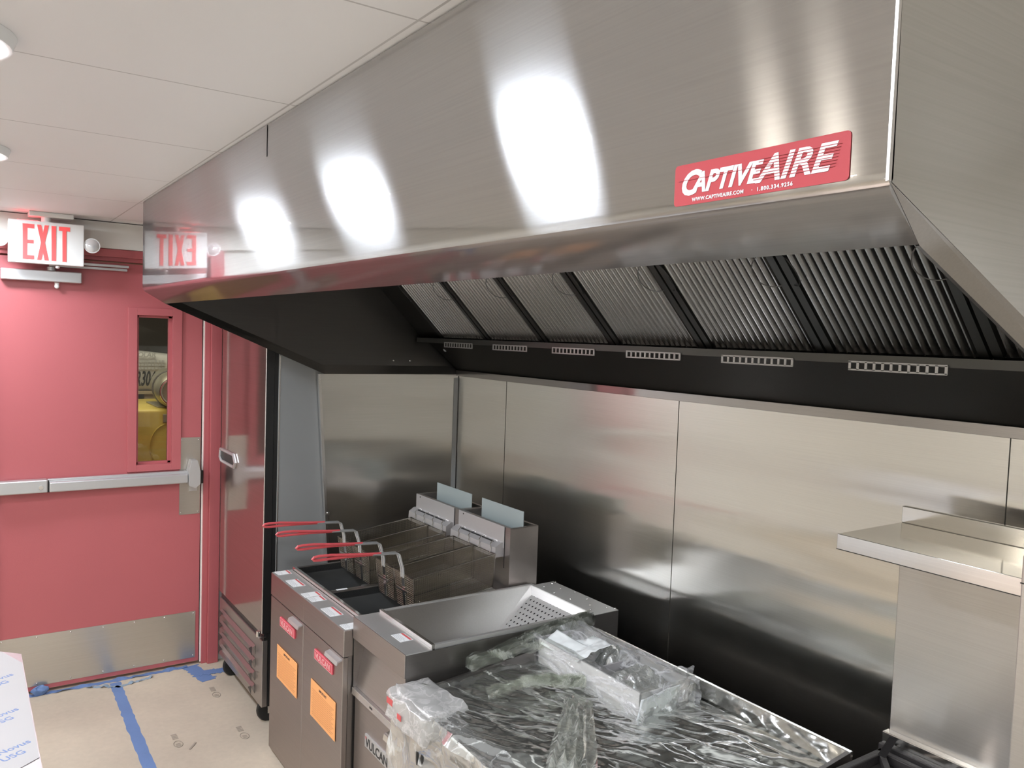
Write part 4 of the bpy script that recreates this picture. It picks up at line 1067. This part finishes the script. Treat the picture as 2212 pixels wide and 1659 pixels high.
m = MB(); m.box(RX0-.0006, RX1, 1.7146, 1.7150, 1.3395, 1.3415); m.build('shelf_edge', m_black, s1)
def grate(x0, x1, y0, y1):
    m = MB(); z0, z1 = .776, .800
    m.box(x0, x0+.02, y0, y1, z0, z1, .003); m.box(x1-.02, x1, y0, y1, z0, z1, .003); m.box(x0, x1, y0, y0+.02, z0, z1, .003); m.box(x0, x1, y1-.02, y1, z0, z1, .003)
    cx, cy = (x0+x1)/2, (y0+y1)/2
    for (a, b_) in ((x0, y0), (x1, y0), (x0, y1), (x1, y1), (cx, y0), (cx, y1), (x0, cy), (x1, cy)):
        d = Vector((cx-a, cy-b_, 0)); L0 = d.length; d.normalize(); e = Vector((a, b_, 0))+d*.01; f = Vector((a, b_, 0))+d*(L0-.05)
        s_ = d.cross(Vector((0, 0, 1)))*.007
        m.slab([e+s_+Vector((0, 0, z0+.002)), e-s_+Vector((0, 0, z0+.002)), f-s_+Vector((0, 0, z0+.006)), f+s_+Vector((0, 0, z0+.006))], (0, 0, 1), .020)
    return m.build('grate', m_iron, rg)
for x0 in (-1.118, -.816, -.514):
    for y0 in (1.24, 1.595): grate(x0, x0+.295, y0, y0+.345)
m = MB(); m.slab([(-1.10, 1.90, .800), (-1.085, 1.90, .800), (-1.085, 1.95, .835), (-1.10, 1.95, .835)], (1, 0, 0), .006); m.build('grate_lug', m_iron, rg)
# tall steel cabinet at right edge
tc_ = thing('steel_cabinet', 'tall brushed steel cabinet at the right edge beside the range shelf', 'cabinet', (-.35, 1.7, 0))
MB().box(-.668, -.215, 1.585, 1.70, .806, 1.452, .003).build('body', m_riser, tc_)
MB().box(-.668, -.215, 1.583, 1.5855, 1.400, 1.402).build('panel_seam', m_black, tc_)

# ------------------------------------------------------------------ film covered worktop at lower left
wt_ = thing('prep_table', 'stainless prep table covered in white printed protective film', 'table', (-2.0, -.2, 0))
CX0, CX1, CY0, CY1, CZ = -2.545, -1.25, -.62, .137, .900
m = MB(); m.slab([(CX0, CY1, CZ-.035), (CX0-.085, CY1-.087, CZ-.035), (CX0-.085, CY0, CZ-.035), (CX1, CY0, CZ-.035), (CX1, CY1, CZ-.035)], (0, 0, 1), .035); m.build('tabletop', m_ctop, wt_)
for x in (CX0+.05, CX1-.05):
    for y in (CY0+.05, CY1-.05):
        b = MB(); b.cyl((x, y, 0), (x, y, CZ-.035), .02); b.build('leg', m_alu, wt_, True)
MB().box(CX0+.06, CX1-.06, CY0+.05, CY1-.05, .25, .27).build('undershelf', m_galv, wt_)
m = MB(); m.slab([(CX0-.083, .045, CZ+.0006), (CX0-.038, CY1-.044, CZ+.0006), (CX0+.072, CY1-.002, CZ+.0006), (-1.905, CY1-.002, CZ+.0006), (-1.80, .0, CZ+.0006), (-1.55, -.4, CZ+.0006), (CX0-.083, -.6, CZ+.0006)][::-1], (0, 0, 1), .0008)
fm = m.build('protective_film', m_film, wt_, label='white film printed with blue lettering')
ang = math.radians(62)
uxv = (math.cos(ang)*-1, math.sin(ang), 0)
for (x, y) in ((-2.385, .055), (-2.16, .055), (-1.975, .068)):
    uy_ = Vector((0, 0, 1)).cross(Vector(uxv))
    text('film_lettering', 'The Novus', m_filmblue, fm, (x+.045, y-.045, CZ+.0016), uxv, tuple(uy_), .026, .0001, .0003)
    text('film_lettering', 'for USG', m_filmblue, fm, (x+.074, y-.030, CZ+.0016), uxv, tuple(uy_), .026, .0001, .0003)

# ------------------------------------------------------------------ tape and marks on the floor
def ribbon(name, pts, w_, mat, label, z=.0012, jag=.004, up=0.0, seed=0):
    m = MB(); n = 40; P = [Vector((p[0], p[1], 0)) for p in pts]; tot = len(P)-1; a = []; c = []
    for i in range(n*tot+1):
        t = i/n; k = min(int(t), tot-1); p = P[k].lerp(P[k+1], t-k); d = (P[k+1]-P[k]).normalized(); s_ = Vector((-d.y, d.x, 0))
        j1 = jag*noise.noise(Vector((i*.35, seed, 0))); j2 = jag*noise.noise(Vector((i*.35, seed+9, 0)))
        h = z+up*max(0, noise.noise(Vector((i*.12, seed+3, 1)))) ; h2 = z+up*max(0, noise.noise(Vector((i*.12, seed+7, 1))))
        a.append(m.bm.verts.new(p+s_*(w_/2+j1)+Vector((0, 0, h)))); c.append(m.bm.verts.new(p-s_*(w_/2+j2)+Vector((0, 0, h2))))
    for i in range(len(a)-1): m.bm.faces.new((a[i], a[i+1], c[i+1], c[i]))
    o = m.build(name, mat); tag(o, label, 'tape'); md = o.modifiers.new('t', 'SOLIDIFY'); md.thickness = .0006; return o
ribbon('masking_tape', [(-4.42, .645), (-3.9, .640), (-3.0, .637), (-2.2, .637)], .050, m_tape, 'long strip of blue tape running along the floor paper seam', jag=.006)
ribbon('masking_tape', [(-4.452, .20), (-4.448, .62), (-4.450, 1.0)], .030, m_tape, 'ragged blue tape along the bottom of the red door', jag=.014, up=.014, seed=4)
ribbon('masking_tape', [(-4.43, .52), (-4.36, .66), (-4.405, .82)], .022, m_tapeg, 'loose grey blue tape curling off the floor before the door', jag=.012, up=.02, seed=8)
ribbon('masking_tape', [(-4.45, 1.01), (-4.22, 1.055)], .075, m_tape, 'torn blue tape patch in front of the door frame', jag=.03, seed=12, z=.0014)
ribbon('masking_tape', [(-4.33, 1.03), (-4.30, 1.22)], .06, m_tape, 'blue tape patch leading under the freezer', jag=.025, seed=16, z=.0026)
b = MB(); b.ball((-4.445, .315, .022), .030, .5, 1.2, .8)
for v in b.bm.verts: v.co += Vector((.01, .012, .010))*noise.noise(v.co*60)
for v in b.bm.verts: v.co.z = max(v.co.z, .0015)
tag(b.build('tape_wad', m_tape, None, True), 'crumpled wad of blue tape at the door corner', 'tape')
m_ink = plain('floor paper print', (.33, .28, .23), .7)
m = MB()
for (x, y) in ((-4.03, 1.045), (-3.55, 1.045), (-3.62, .78)):
    m.tube([(x+.030*math.cos(a*math.pi/10), y+.018*math.sin(a*math.pi/10), .0012) for a in range(20)], .0018, 4, True)
    for k in range(3): m.box(x-.006+k*.010, x-.002+k*.010, y-.010, y+.010, .0005, .0012)
    for k in range(4): m.box(x-.10+k*.014, x-.092+k*.014, y-.012, y+.012, .0005, .0012)
m.build('printed_mark', m_ink, fl)
for k, (x, y, dx, dy) in enumerate(((-3.55, .80, .04, .02), (-3.75, .60, .012, .03), (-4.2, .78, .01, .006))):
    pass
b = MB(); b.slab([(-3.60, .845, .001), (-3.592, .85, .001), (-3.545, .815, .001), (-3.55, .808, .001)], (0, 0, 1), .002)
tag(b.build('debris_sliver', m_ink), 'small dark sliver lying on the floor paper', 'debris')
